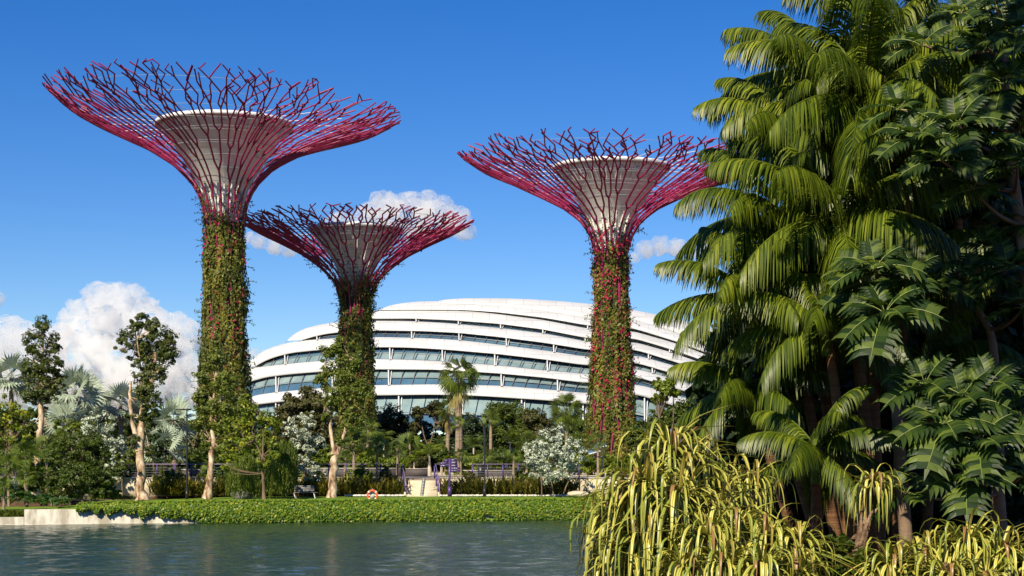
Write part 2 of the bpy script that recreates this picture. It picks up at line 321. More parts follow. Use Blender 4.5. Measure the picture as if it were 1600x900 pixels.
# ------------------------------------------------------------------ supertrees
def supertree(cx, Y, trunk, flare, funnel, tilt, label, seed, vine_top, nleaf, redness):
    global RNG
    rs = np.random.default_rng(seed); k = Y/FPX
    X0 = (cx-800)*k; base = np.array((X0, Y, 3.2))
    root = thing('supertree', base, label, 'supertree', None)
    Zf = lambda py: CAMZ+(HY-py)*k
    tr = np.array([(r*k, Zf(y)) for r, y in trunk])           # from the base up
    fl = np.array([(r*k, Zf(y)) for r, y in flare])
    # resample with a smooth interpolation along arc length
    def res(a, n):
        s_ = np.concatenate([[0], np.cumsum(np.hypot(*np.diff(a, axis=0).T))]); u = np.linspace(0, s_[-1], n)
        r_ = np.interp(u, s_, a[:, 0]); z_ = np.interp(u, s_, a[:, 1])
        for _ in range(3):
            r_[1:-1] = (r_[:-2]+2*r_[1:-1]+r_[2:])/4; z_[1:-1] = (z_[:-2]+2*z_[1:-1]+z_[2:])/4
        return r_, z_
    fr, fz = res(fl, 60); R_ = fr[-1]; tu = np.linspace(0, 1, 60)
    def S(th, t):
        r_ = np.interp(t, tu, fr); z_ = np.interp(t, tu, fz); x = r_*math.cos(th); y = r_*math.sin(th)
        return np.array((X0+x, Y+y, z_-tilt*x*t*t))
    z1_ = tr[-1, 1]; shy = .14 if redness < .1 else .07
    def T(th, z):
        r_ = np.interp(z, tr[:, 1], tr[:, 0])*(1-shy*min(1, max(0, (z1_-z)/4))); return np.array((X0+r_*math.cos(th), Y+r_*math.sin(th), z))
    z0, z1 = tr[0, 1], tr[-1, 1]
    NB = 20
    for i in range(NB):
        mb = MB(); th0 = 2*PI*(i+.5*rs.uniform(-.15, .15))/NB
        # on the trunk, gently crossing
        zz = np.linspace(z0, z1, 14); ph = rs.uniform(0, 6); sgn = 1 if i % 2 else -1
        wob = lambda z: sgn*.13*math.sin((z-z1)*.28)*min(1, (z1-z)/3)
        mb.tube([T(th0+wob(z), z) for z in zz], .10, 5)
        th_s = th0+wob(z1)
        def seg(tha, ta, thb, tb, ra, rb):
            nn = max(2, int((tb-ta)/.045)+1)
            pts = [S(tha+(thb-tha)*u, ta+(tb-ta)*u) for u in np.linspace(0, 1, nn)]
            mb.tube(pts, np.linspace(ra, rb, nn), 5)
        def grow(th, t, wd, lev, rad):
            """wd: angle left free for this branch"""
            tend = rs.uniform(.95, 1.01) if rs.random() < .75 else rs.uniform(.84, .95)
            if lev == 0: run = rs.uniform(.10, .3)
            elif lev == 1: run = rs.uniform(.1, .24)
            elif lev == 2: run = rs.uniform(.08, .22)
            else: run = 9
            kink = rs.uniform(-.06, .06)*wd
            t2 = min(t+run, tend)
            if lev >= 3:
                # last stretch: zig-zag
                a, tt, sg = th, t, rs.choice((-1, 1))
                while tt < tend-.02:
                    sg = -sg; nt_ = min(tend, tt+(rs.uniform(.05, .10) if tt > .55 else .14)); na = th+sg*rs.uniform(.3, 1.0)*wd*min(1, max(0, nt_-.42)*2.2)
                    if rs.random() < .18: na = a
                    seg(a, tt, na, nt_, rad, rad*.96); rad *= .96
                    if rs.random() < .6 and nt_ > .56 and nt_ < tend-.015:      # side twig
                        q = sg if rs.random() < .75 else -sg; l = rs.uniform(.03, .06)
                        seg(na, nt_, na+q*rs.uniform(.03, .06), nt_+l, rad*.9, rad*.85)
                        if rs.random() < .35: seg(na+q*.04, nt_+l, na+q*.01, nt_+l+.03, rad*.85, rad*.8)
                    a, tt = na, nt_
                return
            t2 = min(t2, .78); seg(th, t, th+kink, t2, rad, rad*.96); rad *= .96; th += kink
            d = wd*.25; dt1, dt2 = rs.uniform(.03, .075, 2)
            a1, a2 = th-d*rs.uniform(.9, 1.1), th+d*rs.uniform(.9, 1.1)
            seg(th, t2, a1, t2+dt1, rad, rad*.95); seg(th, t2, a2, t2+dt2, rad, rad*.95)
            grow(a1, t2+dt1, wd/2, lev+1, rad*.95); grow(a2, t2+dt2, wd/2, lev+1, rad*.95)
        grow(th_s, 0, 2*PI/NB, 0, .13)
        mb.build('branch', M['steel'], root, smooth=True)
    # thin cable rings in the canopy
    cb = MB()
    for t in (.42, .52, .62, .72, .82, .91):
        pts = [S(a, t)+np.array((0, 0, .12)) for a in np.linspace(0, 2*PI, 45)]; cb.tube(pts, .022, 4)
    cb.build('cable_rings', M['cable'], root)
    # funnel and concrete core
    fu = [(r*k, Zf(y)) for r, y in funnel]            # top to bottom
    ftop = fu[0]; a = np.array(fu)[::-1]
    s_ = np.linspace(0, 1, 14); rr = np.interp(s_, np.linspace(0, 1, len(a)), a[:, 0]); zz = np.interp(s_, np.linspace(0, 1, len(a)), a[:, 1])
    core = MB().lathe([(rr[0]*.9, 3.0), (rr[0]*.9, zz[0]-.02)], (X0, Y, 0), 24); core.build('core_column', M['funnel'], root, smooth=True)
    MB().lathe([(p_, q_) for p_, q_ in zip(rr, zz)]+[(rr[-1]-.5, zz[-1]-.1), (rr[0]*.7, zz[0]+1.)], (X0, Y, 0), 48).build('funnel', M['funnel'], root, smooth=True)
    rim = MB(); ra = np.linspace(0, 2*PI, 61)
    rim.lathe([(ftop[0]-.35, ftop[1]-.02), (ftop[0]+.12, ftop[1]-.25), (ftop[0]+.32, ftop[1]+.02), (ftop[0]+.2, ftop[1]+.3), (ftop[0]-.3, ftop[1]+.36), (ftop[0]-.6, ftop[1]+.1)], (X0, Y, 0), 60)
    rim.build('funnel_rim', M['white_paint'], root, smooth=True)
    fins = MB(); N_f = 20
    for i in range(N_f):
        th = 2*PI*(i+.5)/N_f; c_, s2 = math.cos(th), math.sin(th)
        fins.tube([(X0+(r_+.16)*c_, Y+(r_+.16)*s2, z_) for r_, z_ in zip(rr[:-1], zz[:-1])], .15, 4)
    fins.build('funnel_fins', M['funnel'], root)
    st = MB()
    for i in range(N_f):                              # white V struts between funnel and rim, and out to the branches
        th = 2*PI*i/N_f; q = lambda a_, r_, z_: (X0+r_*math.cos(a_), Y+r_*math.sin(a_), z_)
        st.tube([q(th, rr[-5]+.1, zz[-5]), q(th+.09, ftop[0]+.1, ftop[1]-.1)], .06, 4); st.tube([q(th, rr[-5]+.1, zz[-5]), q(th-.09, ftop[0]+.1, ftop[1]-.1)], .06, 4)
        ztar = ftop[1]+.1; r_out = np.interp(ztar, fz, fr)
        r_out = ftop[0]+(r_out-ftop[0])*.8
        if r_out > ftop[0]+.5: st.tube([q(th, ftop[0], ztar), q(th+.05, r_out, ztar)], .045, 4)
    st.build('strut', M['white_paint'], root)
    hp = MB()
    for j, z in enumerate(np.linspace(zz[1], zz[-3], 7)):
        r_ = max(np.interp(z, zz, rr)+.5, (np.interp(z, fz, fr) if z > fz[0] else tr[-1, 0])*.9)
        r_ = min(r_, np.interp(z, zz, rr)+1.2)
        hp.tube([(X0+r_*math.cos(q), Y+r_*math.sin(q), z) for q in np.linspace(0, 2*PI, 49)], .025, 4)
    hp.build('hoop', M['cable'], root)
    # planted skin, climbers and flowers
    mb = MB(); zt = Zf(vine_top)
    zs = np.linspace(3.0, min(zt, z1), 12); mb.lathe([(np.interp(z, tr[:, 1], tr[:, 0])*.86, z) for z in zs], (X0, Y, 0), 28); mb.build('planted_skin', M['planted_skin'], root, smooth=True)
    def rad(z): return np.where(z < z1, np.interp(z, tr[:, 1], tr[:, 0]), np.interp(z, fz, fr))
    def skin(n, top, size, asp, spread, clump, hang=1.2, zlow=3.0, dens=1.0):
        nc = n//clump; th = rs.uniform(PI*.92, PI*2.08, nc) if n > 2000 else rs.uniform(0, 2*PI, nc)
        z = zlow+(top-zlow)*rs.uniform(0, 1, nc)**dens; rep = np.repeat(np.arange(nc), clump); N_ = len(rep)
        th = th[rep]+rs.normal(0, .06, N_); z = z[rep]+rs.normal(0, .8, N_)
        gz = np.array([noise.noise(Vector((math.cos(a_)*3.2, math.sin(a_)*3.2+seed, z_*.22)))+.6*noise.noise(Vector((math.cos(a_)*7, math.sin(a_)*7+seed, z_*.5))) for a_, z_ in zip(th, z)])
        ok = gz > -.42; th, z, gz = th[ok], z[ok], gz[ok]; N_ = len(z)
        r_ = rad(z)-.22+rs.uniform(-.35, spread, N_)+gz*.5
        Cn = np.stack([X0+r_*np.cos(th), Y+r_*np.sin(th), z], 1)
        N = nrm(np.stack([np.cos(th), np.sin(th), np.full(N_, .35)], 1)+rvec(N_)*.75)
        return leaves(Cn, N, size, asp, hang)
    V, F = skin(nleaf, zt-1, .42, .5, .45, 8); V2, F2 = skin(nleaf//9, zt+3, .38, .5, .5, 6, dens=.5)
    V3, F3 = skin(1900, zt, .42, .5, .4, 8)            # the far side, thinner
    MB().add(V, F).add(V2, F2).add(V3, F3).build('climbers', M['ivy'], root)
    V, F = skin(nleaf//9, zt-5, .5, .35, .35, 14); MB().add(V, F).build('pale_climbers', M['ivy_pale'], root)
    V, F = skin(nleaf//12, zt-2, .85, .22, .5, 18, 2.2); MB().add(V, F).build('ferns', M['fan'], root)
    V, F = skin(nleaf//16, zt-6, .6, .45, .5, 20, .6); MB().add(V, F).build('bromeliads', M['bed'], root)
    V, F = skin(int(nleaf*redness), zt+1.5, .30, .8, .7, 9, dens=.5, zlow=8); tag(MB().add(V, F).build('flowers', M['flower'], root), kind='stuff')
    wi = MB()                                          # loose stems reaching out
    for i in range(150):
        th = rs.uniform(0, 2*PI); z = rs.uniform(6, zt+2.5); r0 = float(rad(np.array(z))); l = rs.uniform(.5, 1.5); dz = rs.uniform(-.5, .25)
        pts = [(X0+(r0+l*u)*math.cos(th), Y+(r0+l*u)*math.sin(th), z+dz*u*u*l+.2*u) for u in (0, .4, .75, 1)]; wi.tube(pts, .028, 3)
        Cn = np.array(pts)[1:].repeat(3, 0)+rs.normal(0, .1, (9, 3)); wi.add(*leaves(Cn, rvec(9), .24, .5))
    wi.build('loose_stem', M['green'], root)
supertree(351, 207, [(49, 750), (44, 680), (38, 600), (35, 530), (32, 450), (30, 380), (30, 350)],
          [(30, 350), (35, 318), (48, 290), (77, 260), (122, 233), (165, 216), (205, 201), (240, 186), (276, 160)],
          [(104, 197), (76, 220), (55, 246), (40, 276), (30, 306), (24, 340)], .07,
          'tallest supertree at the left, magenta branch canopy over a broad white funnel', 3, 338, 19000, .035)
supertree(556, 224, [(40, 760), (33, 680), (27, 600), (25, 530), (24, 480), (25, 465)],
          [(25, 465), (32, 442), (53, 420), (83, 398), (120, 379), (152, 364), (185, 345)],
          [(71, 360), (58, 374), (44, 390), (32, 408), (23, 428), (20, 450)], 0.,
          'shortest supertree in the middle, magenta canopy in front of the cloud and white domed hall', 5, 425, 14000, .05)
supertree(955, 205, [(46, 760), (38, 700), (32, 600), (27, 520), (25, 440), (25, 395)],
          [(25, 395), (31, 372), (46, 347), (75, 324), (120, 302), (165, 282), (205, 268), (241, 247)],
          [(89, 264), (66, 286), (48, 311), (35, 337), (26, 362), (21, 390)], .04,
          'supertree at the right with red flowering climbers, its canopy reaching behind the palms', 8, 385, 17000, .12)
# ------------------------------------------------------------------ the white domed hall
def hallD(px, py):
    return 318+.00030*(px-760)**2*(1 if px < 760 else .75)+60*(max(0., 690-py)/225.)**1.7
def HP(px, py, back=0.):
    D = hallD(px, py)+back; return P(px, py, D)
def crv(pts):
    a = np.array(pts, float); return lambda x: np.interp(x, a[:, 0], a[:, 1])
def smooth_curve(pts, x0, x1, n):
    f = crv(pts); X = np.linspace(x0, x1, n); Yv = f(X)
    for _ in range(10): Yv[1:-1] = (Yv[:-2]+2*Yv[1:-1]+Yv[2:])/4
    return X, Yv
# edges, top to bottom: (px, row) of the upper and lower edge of each white band
G1u = [(715, 484.2), (745, 485.6), (780, 488.3), (850, 496.5), (921, 509), (990, 513), (1058, 534), (1180, 580)]
G1l = [(715, 484.8), (745, 487.2), (780, 491), (850, 500), (921, 514), (990, 517.5), (1058, 537), (1180, 583)]
G2u = [(560, 497.5), (590, 498), (640, 497.7), (700, 500), (780, 506), (850, 515), (921, 529), (992, 529), (1049, 546), (1180, 592)]
G2l = [(560, 501), (590, 501.2), (640, 501.5), (700, 505), (780, 512.5), (850, 521), (921, 534.5), (992, 534.5), (1049, 550.5), (1180, 597)]
G3u = [(471, 532.2), (487, 526.6), (510, 521.7), (540, 518), (590, 516.5), (660, 517.3), (720, 520.4), (780, 526.6), (850, 535.5), (921, 547), (992, 546), (1072, 571), (1180, 606)]
G3l = [(471, 532.6), (501, 530), (540, 527.6), (590, 526.6), (660, 528), (720, 531.5), (780, 538.5), (850, 547.5), (921, 558), (992, 554), (1072, 577), (1180, 612)]
G4u = [(399.5, 573.6), (409, 566), (432, 557), (458, 551), (495, 547.2), (540, 544), (590, 542.5), (640, 543), (700, 546.5), (780, 553.4), (850, 561.5), (921, 571.5), (992, 566), (1072, 590), (1180, 625)]
G4l = [(399.5, 574.2), (449, 568.5), (490, 564.6), (540, 562), (590, 561), (640, 562), (700, 565), (780, 571), (850, 578.5), (921, 585), (992, 575), (1072, 598), (1180, 633)]
G5u = [(386, 598), (415, 589.5), (450, 585), (487, 581.8), (540, 578.5), (590, 577), (680, 577.5), (780, 583.5), (850, 590), (921, 599), (992, 588), (1072, 612), (1180, 646)]
G5l = [(386, 622), (403, 617), (430, 613), (487, 607.5), (540, 603.5), (590, 601.7), (680, 600.5), (780, 602.5), (850, 608), (921, 615), (992, 599), (1072, 622), (1180, 656)]
G6u = [(386, 634), (403, 632), (487, 622), (590, 617.6), (680, 616.5), (752, 618.6), (862, 626), (921, 632), (992, 615), (1072, 640), (1180, 672)]
G6l = [(x, y+55) for x, y in G6u]
T4 = [(386, 571), (391, 564), (397, 558), (412, 548), (429, 541), (446, 536.6), (470, 532.2), (501, 530)] + G3l[2:]
T3 = [(445, 536.4), (455, 525), (467, 517.4), (481, 511.6), (504, 506.4), (521, 504), (560, 501.4)] + G2l[1:]
T2 = [(520, 504.2), (528, 499), (545, 493), (575, 487.6), (600, 484), (650, 482.6), (715, 484.6)] + G1l[1:]
T1 = [(582, 488), (595, 482.7), (608, 477.5), (625, 474), (654, 471), (690, 470.5), (740, 472.5), (800, 477), (860, 484.5), (921, 495), (990, 496), (1058, 517), (1180, 566)]
T0 = [(683, 470.4), (698, 467.7), (726, 466), (780, 466), (830, 467.5), (880, 471), (921, 474.7), (992, 484.8), (1058, 497.8), (1180, 533)]
bands = [(T0, T1, 686), (T1, G1u, 583), (T2, G2u, 521), (T3, G3u, 446), (T4, G4u, 387), (G4l, G5u, 387), (G5l, G6u, 387)]
hall = thing('domed_hall', P(760, 700, 320), 'huge white ribbed dome building with curved glass strips behind the supertrees', 'building')
for bi, (tp, bt, x0) in enumerate(bands):
    n = 90; X = x0+(1180-x0)*np.linspace(0, 1, n)**1.25; ft, fb = crv(tp), crv(bt)
    Yt, Yb = ft(X), fb(X)
    for _ in range(2): Yt[1:-1] = (Yt[:-2]+2*Yt[1:-1]+Yt[2:])/4; Yb[1:-1] = (Yb[:-2]+2*Yb[1:-1]+Yb[2:])/4
    Yb = np.maximum(Yb, Yt+.15)
    if bi == 0: Yb = Yb+3
    rows = []; back = 0 if bi != 1 else 0
    for u in (0, .33, .66, 1.):
        rows.append([HP(x, a+(b-a)*u, (.6 if bi == 0 else 0)-1.0*math.sin(PI*u*.5)) for x, a, b in zip(X, Yt, Yb)])
    # underside and top return into the building
    rows.append([HP(x, b, 1.6)+np.array((0, 0, .05)) for x, b in zip(X, Yb)])
    rows.insert(0, [HP(x, a, 4.5)-np.array((0, 0, .15)) for x, a in zip(X, Yt)])
    V = np.array(rows).reshape(-1, 3); i = (np.arange(len(rows)-1)[:, None]*n+np.arange(n-1)[None]).ravel()
    mesh('roof_band', V, np.stack([i, i+n, i+n+1, i+1], 1), M['hall_white'] if 'hall_white' in M else M['white_paint'], hall, smooth=False)
m, t, p = nodemat('hall glass'); p.inputs['Base Color'].default_value = (.022, .055, .10, 1); p.inputs['Roughness'].default_value = .08; p.inputs['Specular IOR Level'].default_value = .6
n_ = noise_n(t, .08, 2); t.links.new(ramp(t, n_, [(.35, (.04, .09, .16)), (.65, (.09, .18, .25))]), p.inputs['Base Color']); M['glass'] = m
M['blind'] = surf('pale glass panels', [(.16, .24, .25), (.28, .36, .36)], .25, .25, spec=.5)
for gi, (u_, l_, x0, sp) in enumerate(((G1u, G1l, 716, 60), (G2u, G2l, 562, 66), (G3u, G3l, 473, 74), (G4u, G4l, 401, 82), (G5u, G5l, 387, 88), (G6u, G6l, 387, 96))):
    n = 70; X = np.linspace(x0, 1180, n); a = crv(u_)(X); b = crv(l_)(X)
    g = MB()
    gl = thing('x', (0, 0, 0), '', '') if False else None
    top = [HP(x, y-2, 1.3) for x, y in zip(X, a)]; mid = [HP(x, y0+(y1-y0)*.5, 1.6) for x, y0, y1 in zip(X, a, b)]; bot = [HP(x, y1+1.5, .9) for x, y1 in zip(X, b)]
    i = np.arange(n-1)
    up = mesh('glazing', np.array(top+mid), np.stack([i, i+n, i+n+1, i+1], 1), M['glass'], hall)
    if gi in (3, 4, 5, 1): pal = (a+(b-a)*(.42 if gi == 3 else .12)), (a+(b-a)*(.97 if gi == 3 else .55))
    else: pal = None
    mesh('lower_glazing', np.array(mid+bot), np.stack([i, i+n, i+n+1, i+1], 1), M['glass'], hall)
    if pal is not None:
        bl = MB(); xs_ = np.arange(x0+8, 1175, 15.5+gi)
        for xa in xs_:
            xb = xa+13.5+gi; ya, yb_ = np.interp(xa, X, pal[0]), np.interp(xa, X, pal[1]); ya2, yb2 = np.interp(xb, X, pal[0]), np.interp(xb, X, pal[1])
            if yb_-ya < 2: continue
            sl = 5
            bl.add([HP(xa+sl, ya, 1.1), HP(xa, yb_, .9), HP(xb, yb2, .9), HP(xb+sl, ya2, 1.1)], [(0, 1, 2, 3)])
        bl.build('blind_panels', M['blind'], hall)
    mu = MB()
    for xa in np.arange(x0+6, 1175, 15.5+gi):
        ya, yb_ = np.interp(xa, X, a), np.interp(xa, X, b)
        if yb_-ya < 5: continue
        mu.tube([HP(xa+4, ya, .9), HP(xa-3, yb_, .6)], .08, 4)
    mu.tube([HP(x, (y0+y1)/2, .9) for x, y0, y1 in zip(X, a, b)], .07, 4)
    mu.build('mullion', M['grey_metal'], hall)
    gt = MB().tube([HP(x, y+.3, -.4) for x, y in zip(X, a)], .10, 4); gt.build('gutter', M['black'], hall)
    for xa in np.arange(x0+(22 if gi < 3 else 44), 1175, sp):
        ya, yb_ = np.interp(xa, X, a), np.interp(xa, X, b)
        if yb_-ya < 4: continue
        MB().tube([HP(xa, ya-1, -.3), HP(xa+.5, yb_+1, -.5)], .15, 5).tube([HP(xa+5, ya+2, .6), HP(xa+2.5, yb_+1, -.3)], .11, 4).build('strut', M['white_paint'], hall)

# ------------------------------------------------------------------ clouds (real cumulus heaps far off)
m, t, p = nodemat('cloud'); p.inputs['Base Color'].default_value = (.86, .86, .88, 1); p.inputs['Roughness'].default_value = 1; p.inputs['Specular IOR Level'].default_value = 0
M['cloud'] = m
t.nodes.remove(p); vv = t.nodes.new('ShaderNodeVolumePrincipled'); vv.inputs['Density'].default_value = .024; vv.inputs['Color'].default_value = (.995, .995, .995, 1); vv.inputs['Anisotropy'].default_value = .1; t.links.new(vv.outputs[0], t.nodes['Material Output'].inputs['Volume'])
def ico(sub):
    import bmesh
    bm = bmesh.new(); bmesh.ops.create_icosphere(bm, subdivisions=sub, radius=1); V = np.array([v.co[:] for v in bm.verts]); F = np.array([[v.index for v in f.verts] for f in bm.faces]); bm.free(); return V, F
ICO = ico(5); ICO4 = ico(4)
def cloud(blobs, Y, label, flat=None):
    k = Y/FPX; mb = MB()
    c0 = P(blobs[0][0], blobs[0][1], Y)
    rb = random.Random(len(blobs)+int(blobs[0][0])); kids = []
    for px, py, r, dy in blobs:
        for _ in range(6):
            a = rb.uniform(-.3, PI+.3); kids.append((px+r*.8*math.cos(a), py-r*.68*math.sin(a), r*rb.uniform(.22, .42), dy-r*.3*rb.random()))
    for bi_, (px, py, r, dy) in enumerate(list(blobs)+kids):
        V0, F0 = ICO if bi_ < len(blobs) else ICO4
        c = P(px, py, Y+dy*k); rr = r*k; V = V0*rr*np.array((1, 1, .85)); out = np.empty_like(V)
        for i, v in enumerate(V):
            w_ = Vector(v+c)/(k*24)
            d = 0.; a = .36; f = 1.
            for o in range(5):
                d += a*(1-abs(noise.noise(w_*f))*2.4); a *= .56; f *= 2.1
            out[i] = v*(.78+d*.55)
        V = out+c
        if flat: V[:, 2] = np.maximum(V[:, 2], CAMZ+(HY-flat)*k+np.array([noise.noise(Vector(v)/(k*18))*4*k for v in V]))
        mb.add(V, F0)
    F = np.concatenate(mb.F)[:, :3]; o = mesh('cloud', np.concatenate(mb.V), F, M['cloud'], None, True, loc=c0)
    return tag(o, label, 'cloud')
cloud([(180, 480, 44, 0), (140, 505, 46, 30), (215, 505, 50, 10), (265, 530, 48, 20), (180, 550, 70, 30), (240, 580, 65, 20), (110, 560, 50, 40), (300, 560, 40, 60), (155, 462, 26, 10), (205, 468, 28, 10), (120, 480, 18, 10), (320, 600, 50, 40), (130, 610, 60, 30), (235, 510, 22, -30), (165, 500, 25, -35), (195, 600, 60, 0)], 5200, 'towering cumulus cloud low in the sky at the left, behind the papery barked tree')
cloud([(25, 535, 42, 0), (-20, 550, 55, 0), (60, 560, 42, 10), (90, 530, 30, 10), (20, 590, 60, 20), (80, 600, 50, 20), (5, 512, 22, 0)], 5000, 'cream cumulus cloud at the left edge above the blue grey palms')
cloud([(-12, 466, 18, 0)], 5600, 'tiny cloud scrap cut by the left edge of the sky')
cloud([(605, 332, 36, 0), (665, 335, 38, 10), (585, 340, 30, 0), (705, 345, 30, 0), (640, 312, 18, 0), (600, 312, 16, 0), (690, 318, 16, 0), (555, 352, 24, 0), (725, 362, 18, 0), (600, 358, 24, 0), (655, 362, 26, 0), (735, 368, 9, 0), (530, 350, 22, 0), (505, 362, 14, 0)], 5600, 'large white cloud behind the canopy of the shortest supertree', 384)
cloud([(405, 378, 16, 0), (430, 384, 18, 0), (452, 390, 15, 0), (474, 388, 12, 0), (390, 372, 12, 0)], 5600, 'small white cloud between the tallest and the shortest supertree', 402)
cloud([(1010, 390, 17, 0), (1032, 385, 18, 0), (1055, 386, 18, 0), (992, 402, 11, 0), (1078, 392, 16, 0), (1100, 385, 18, 0)], 5600, 'small white cloud right of the flowering supertree beside the palm fronds', 414)
cloud([(395, 555, 14, 0), (410, 566, 20, 0), (388, 575, 20, 0)], 5600, 'low cloud scrap showing over the left end of the dome')
# ------------------------------------------------------------------ plant builders
def quadbez(a, b, c, n): 
    u = np.linspace(0, 1, n)[:, None]; return (1-u)**2*a+2*u*(1-u)*b+u*u*c
def tree(name, label, cat, base, stems, blobs, mat, bark='bark', nclump=60, nleaf=40, size=.3, asp=.5, clr=.3, shell=.5, hang=0., limbs=True, group=None, up=.5):
    """stems: list of (points, r0, r1); blobs as (x,y,z,r) or (x,y,z,rx,ry,rz), world space"""
    root = thing(name, base, label, cat, group); tb = MB()
    bl = [b if len(b) == 6 else (*b[:3], b[3], b[3], b[3]) for b in blobs]
    for pts, r0, r1 in stems:
        pts = np.array(pts, float); n = max(6, len(pts)*4); u = np.linspace(0, len(pts)-1, n)
        q = np.stack([np.interp(u, range(len(pts)), pts[:, i]) for i in range(3)], 1)
        for _ in range(2): q[1:-1] = (q[:-2]+2*q[1:-1]+q[2:])/4
        q[1:-1] += RNG.normal(0, r0*.16, (n-2, 3)); rr = np.linspace(r0, r1, n); rr[0] *= 1.5; rr[1] *= 1.15; rr *= RNG.uniform(.9, 1.12, n)
        tb.tube(q, rr, 9)
    if limbs:
        tops = [np.array(s[0][-1]) for s in stems]; mids = [np.array(s[0][len(s[0])//2]) for s in stems]
        for b in bl:
            c = np.array(b[:3]); src = min(tops+mids, key=lambda q: np.linalg.norm(q-c))
            for _ in range(5):
                e = c+rvec(1)[0]*np.array(b[3:6])*.5
                md = (src+e)/2+np.array((0, 0, -.1*np.linalg.norm(e-src))); r = min(.045, stems[0][2]*.5)
                tb.tube(quadbez(src, md, e, 6), np.linspace(r, r*.25, 6), 5)
    tb.build('trunk', M[bark], root, smooth=True)
    V, F = clump_leaves(bl, nclump, nleaf, size, asp, clr, shell, hang, up)
    MB().add(V, F).build('crown', M[mat], root)
    return root
def fanleaf(az, el, pet, rad, nseg=18, spread=2.5, droop=.5, roll=.75):
    """petiole plus pleated fan, local to the crown centre"""
    mb = MB(); d = np.array((math.cos(az)*math.cos(el), math.sin(az)*math.cos(el), math.sin(el)))
    side = np.array((-math.sin(az), math.cos(az), 0)); e = d*pet+np.array((0, 0, -.12*pet*pet*droop)); 
    d2 = nrm(d+np.array((0, 0, -.35*droop))); upn = np.cross(d2, side); upn = -upn if upn[2] < 0 else upn; ro = RNG.normal(0, roll); side, upn = side*math.cos(ro)+upn*math.sin(ro), upn*math.cos(ro)-side*math.sin(ro)
    mb.tube([(0, 0, 0), e*.5+np.array((0, 0, .03)), e], [.03, .022, .018], 4)
    A = np.linspace(-spread/2, spread/2, nseg); w = spread/nseg*.5
    Vs, Fs = [], []
    for a in A:
        dd = d2*math.cos(a)+side*math.sin(a); pp = -d2*math.sin(a)+side*math.cos(a); L = rad*(1-.18*abs(a)/spread*2)*RNG.uniform(.9, 1.05)
        m1 = e+dd*L*.55+upn*.03; wd = pp*math.tan(w)*L*.55; tip = e+dd*L+np.array((0, 0, -1))*L*droop*.35*RNG.uniform(.6, 1.4)
        b = len(Vs); Vs += [e, m1-wd, tip, m1+wd]; Fs.append((b, b+1, b+2, b+3))
    return np.concatenate(mb.V+[np.array(Vs)]), np.concatenate(mb.F+[np.array(Fs)+mb.n])
def featherfrond(az, el, L, droop, leaf=.5, nl=26, wid=.03, hang=.5, drop=None, seed=None):
    """arching rachis with leaflets on both sides, local to the crown centre. returns MB"""
    mb = MB(); ca, sa = math.cos(az), math.sin(az); hor = np.array((ca, sa, 0)); side = np.array((-sa, ca, 0)); Z = np.array((0, 0, 1.))
    n = 14; pts = [np.zeros(3)]; a = el
    for i in range(n-1):
        pts.append(pts[-1]+(hor*math.cos(a)+Z*math.sin(a))*L/(n-1)); a -= droop/(n-1)*(0.4+1.2*i/n)
    pts = np.array(pts); mb.tube(pts, np.linspace(.028, .006, n)*(L/2.6), 4)
    U = np.linspace(.14, 1, nl); T = nrm(np.gradient(pts, axis=0))
    Vs, Fs = [], []
    for u in U:
        f = u*(n-1); p0 = np.array([np.interp(f, range(n), pts[:, q]) for q in range(3)]); t = nrm(np.array([np.interp(f, range(n), T[:, q]) for q in range(3)]))
        l = leaf*math.sin(PI*min(1, .22+.74*u))**.6*RNG.uniform(.9, 1.08)
        for s in (-1, 1):
            if RNG.random() < .04: continue
            dd = nrm(side*s*(1-.35*u)+t*(.55+.5*u)+Z*(.25-hang*.3)+RNG.normal(0, .07, 3)); hf = hang*RNG.uniform(.8, 1.25)
            q = [p0]; 
            for v0 in (.34, .67, 1.): q.append(p0+l*(v0*dd*(1-.25*hf*v0))+Z*(-hf*l*v0*v0*.85))
            wv = nrm(t+side*s*-.2)*wid*(.8+.4*RNG.random()); b = len(Vs)
            ws = (.45, 1., .8, .12)
            for k_ in range(4): Vs += [q[k_]-wv*ws[k_], q[k_]+wv*ws[k_]]
            for k_ in range(3): Fs.append((b+2*k_, b+2*k_+1, b+2*k_+3, b+2*k_+2))
    mb.add(np.array(Vs), np.array(Fs)); return mb
def fan_palm(px, py_crown, py_base, Y, rpx, label, mat='fan', bark='palm_bark', trunk=.18, n=22, pet=.45, skirt=0, name='fan_palm', elmin=-.7, spread=2.5, droop=.5, group=None, seg=16, lean=0):
    c = P(px, py_crown, Y); b = P(px+lean, py_base, Y); rm = rpx*Y/FPX
    root = thing(name, b, label, 'palm', group)
    mid = (b+c)/2+np.array((RNG.uniform(-.15, .15), 0, 0))
    tb = MB().tube(quadbez(b-np.array((0, 0, .3)), mid, c, 9), np.linspace(trunk*1.25, trunk*.85, 9)*RNG.uniform(.93, 1.07, 9), 10); tb.build('trunk', M[bark], root, smooth=True)
    for i in range(n):
        az = i*2.4+RNG.uniform(-.2, .2); u = i/(n-1); el = 1.35-(1.35-elmin)*u**.8
        V, F = fanleaf(az, el, rm*pet, rm*(1-pet)*1.12, seg, spread, droop)
        MB().add(V+c, F).build('frond', M[mat], root)
    if skirt:
        mb = MB()
        for i in range(skirt):
            V, F = fanleaf(RNG.uniform(0, 6.3), RNG.uniform(-1.5, -1.0), rm*.45, rm*.6, 8, 1.2, 1.2); mb.add(V+c-np.array((0, 0, rm*RNG.uniform(.1, .5))), F)
        mb.build('dry_skirt', M['deadfan'], root)
    return root
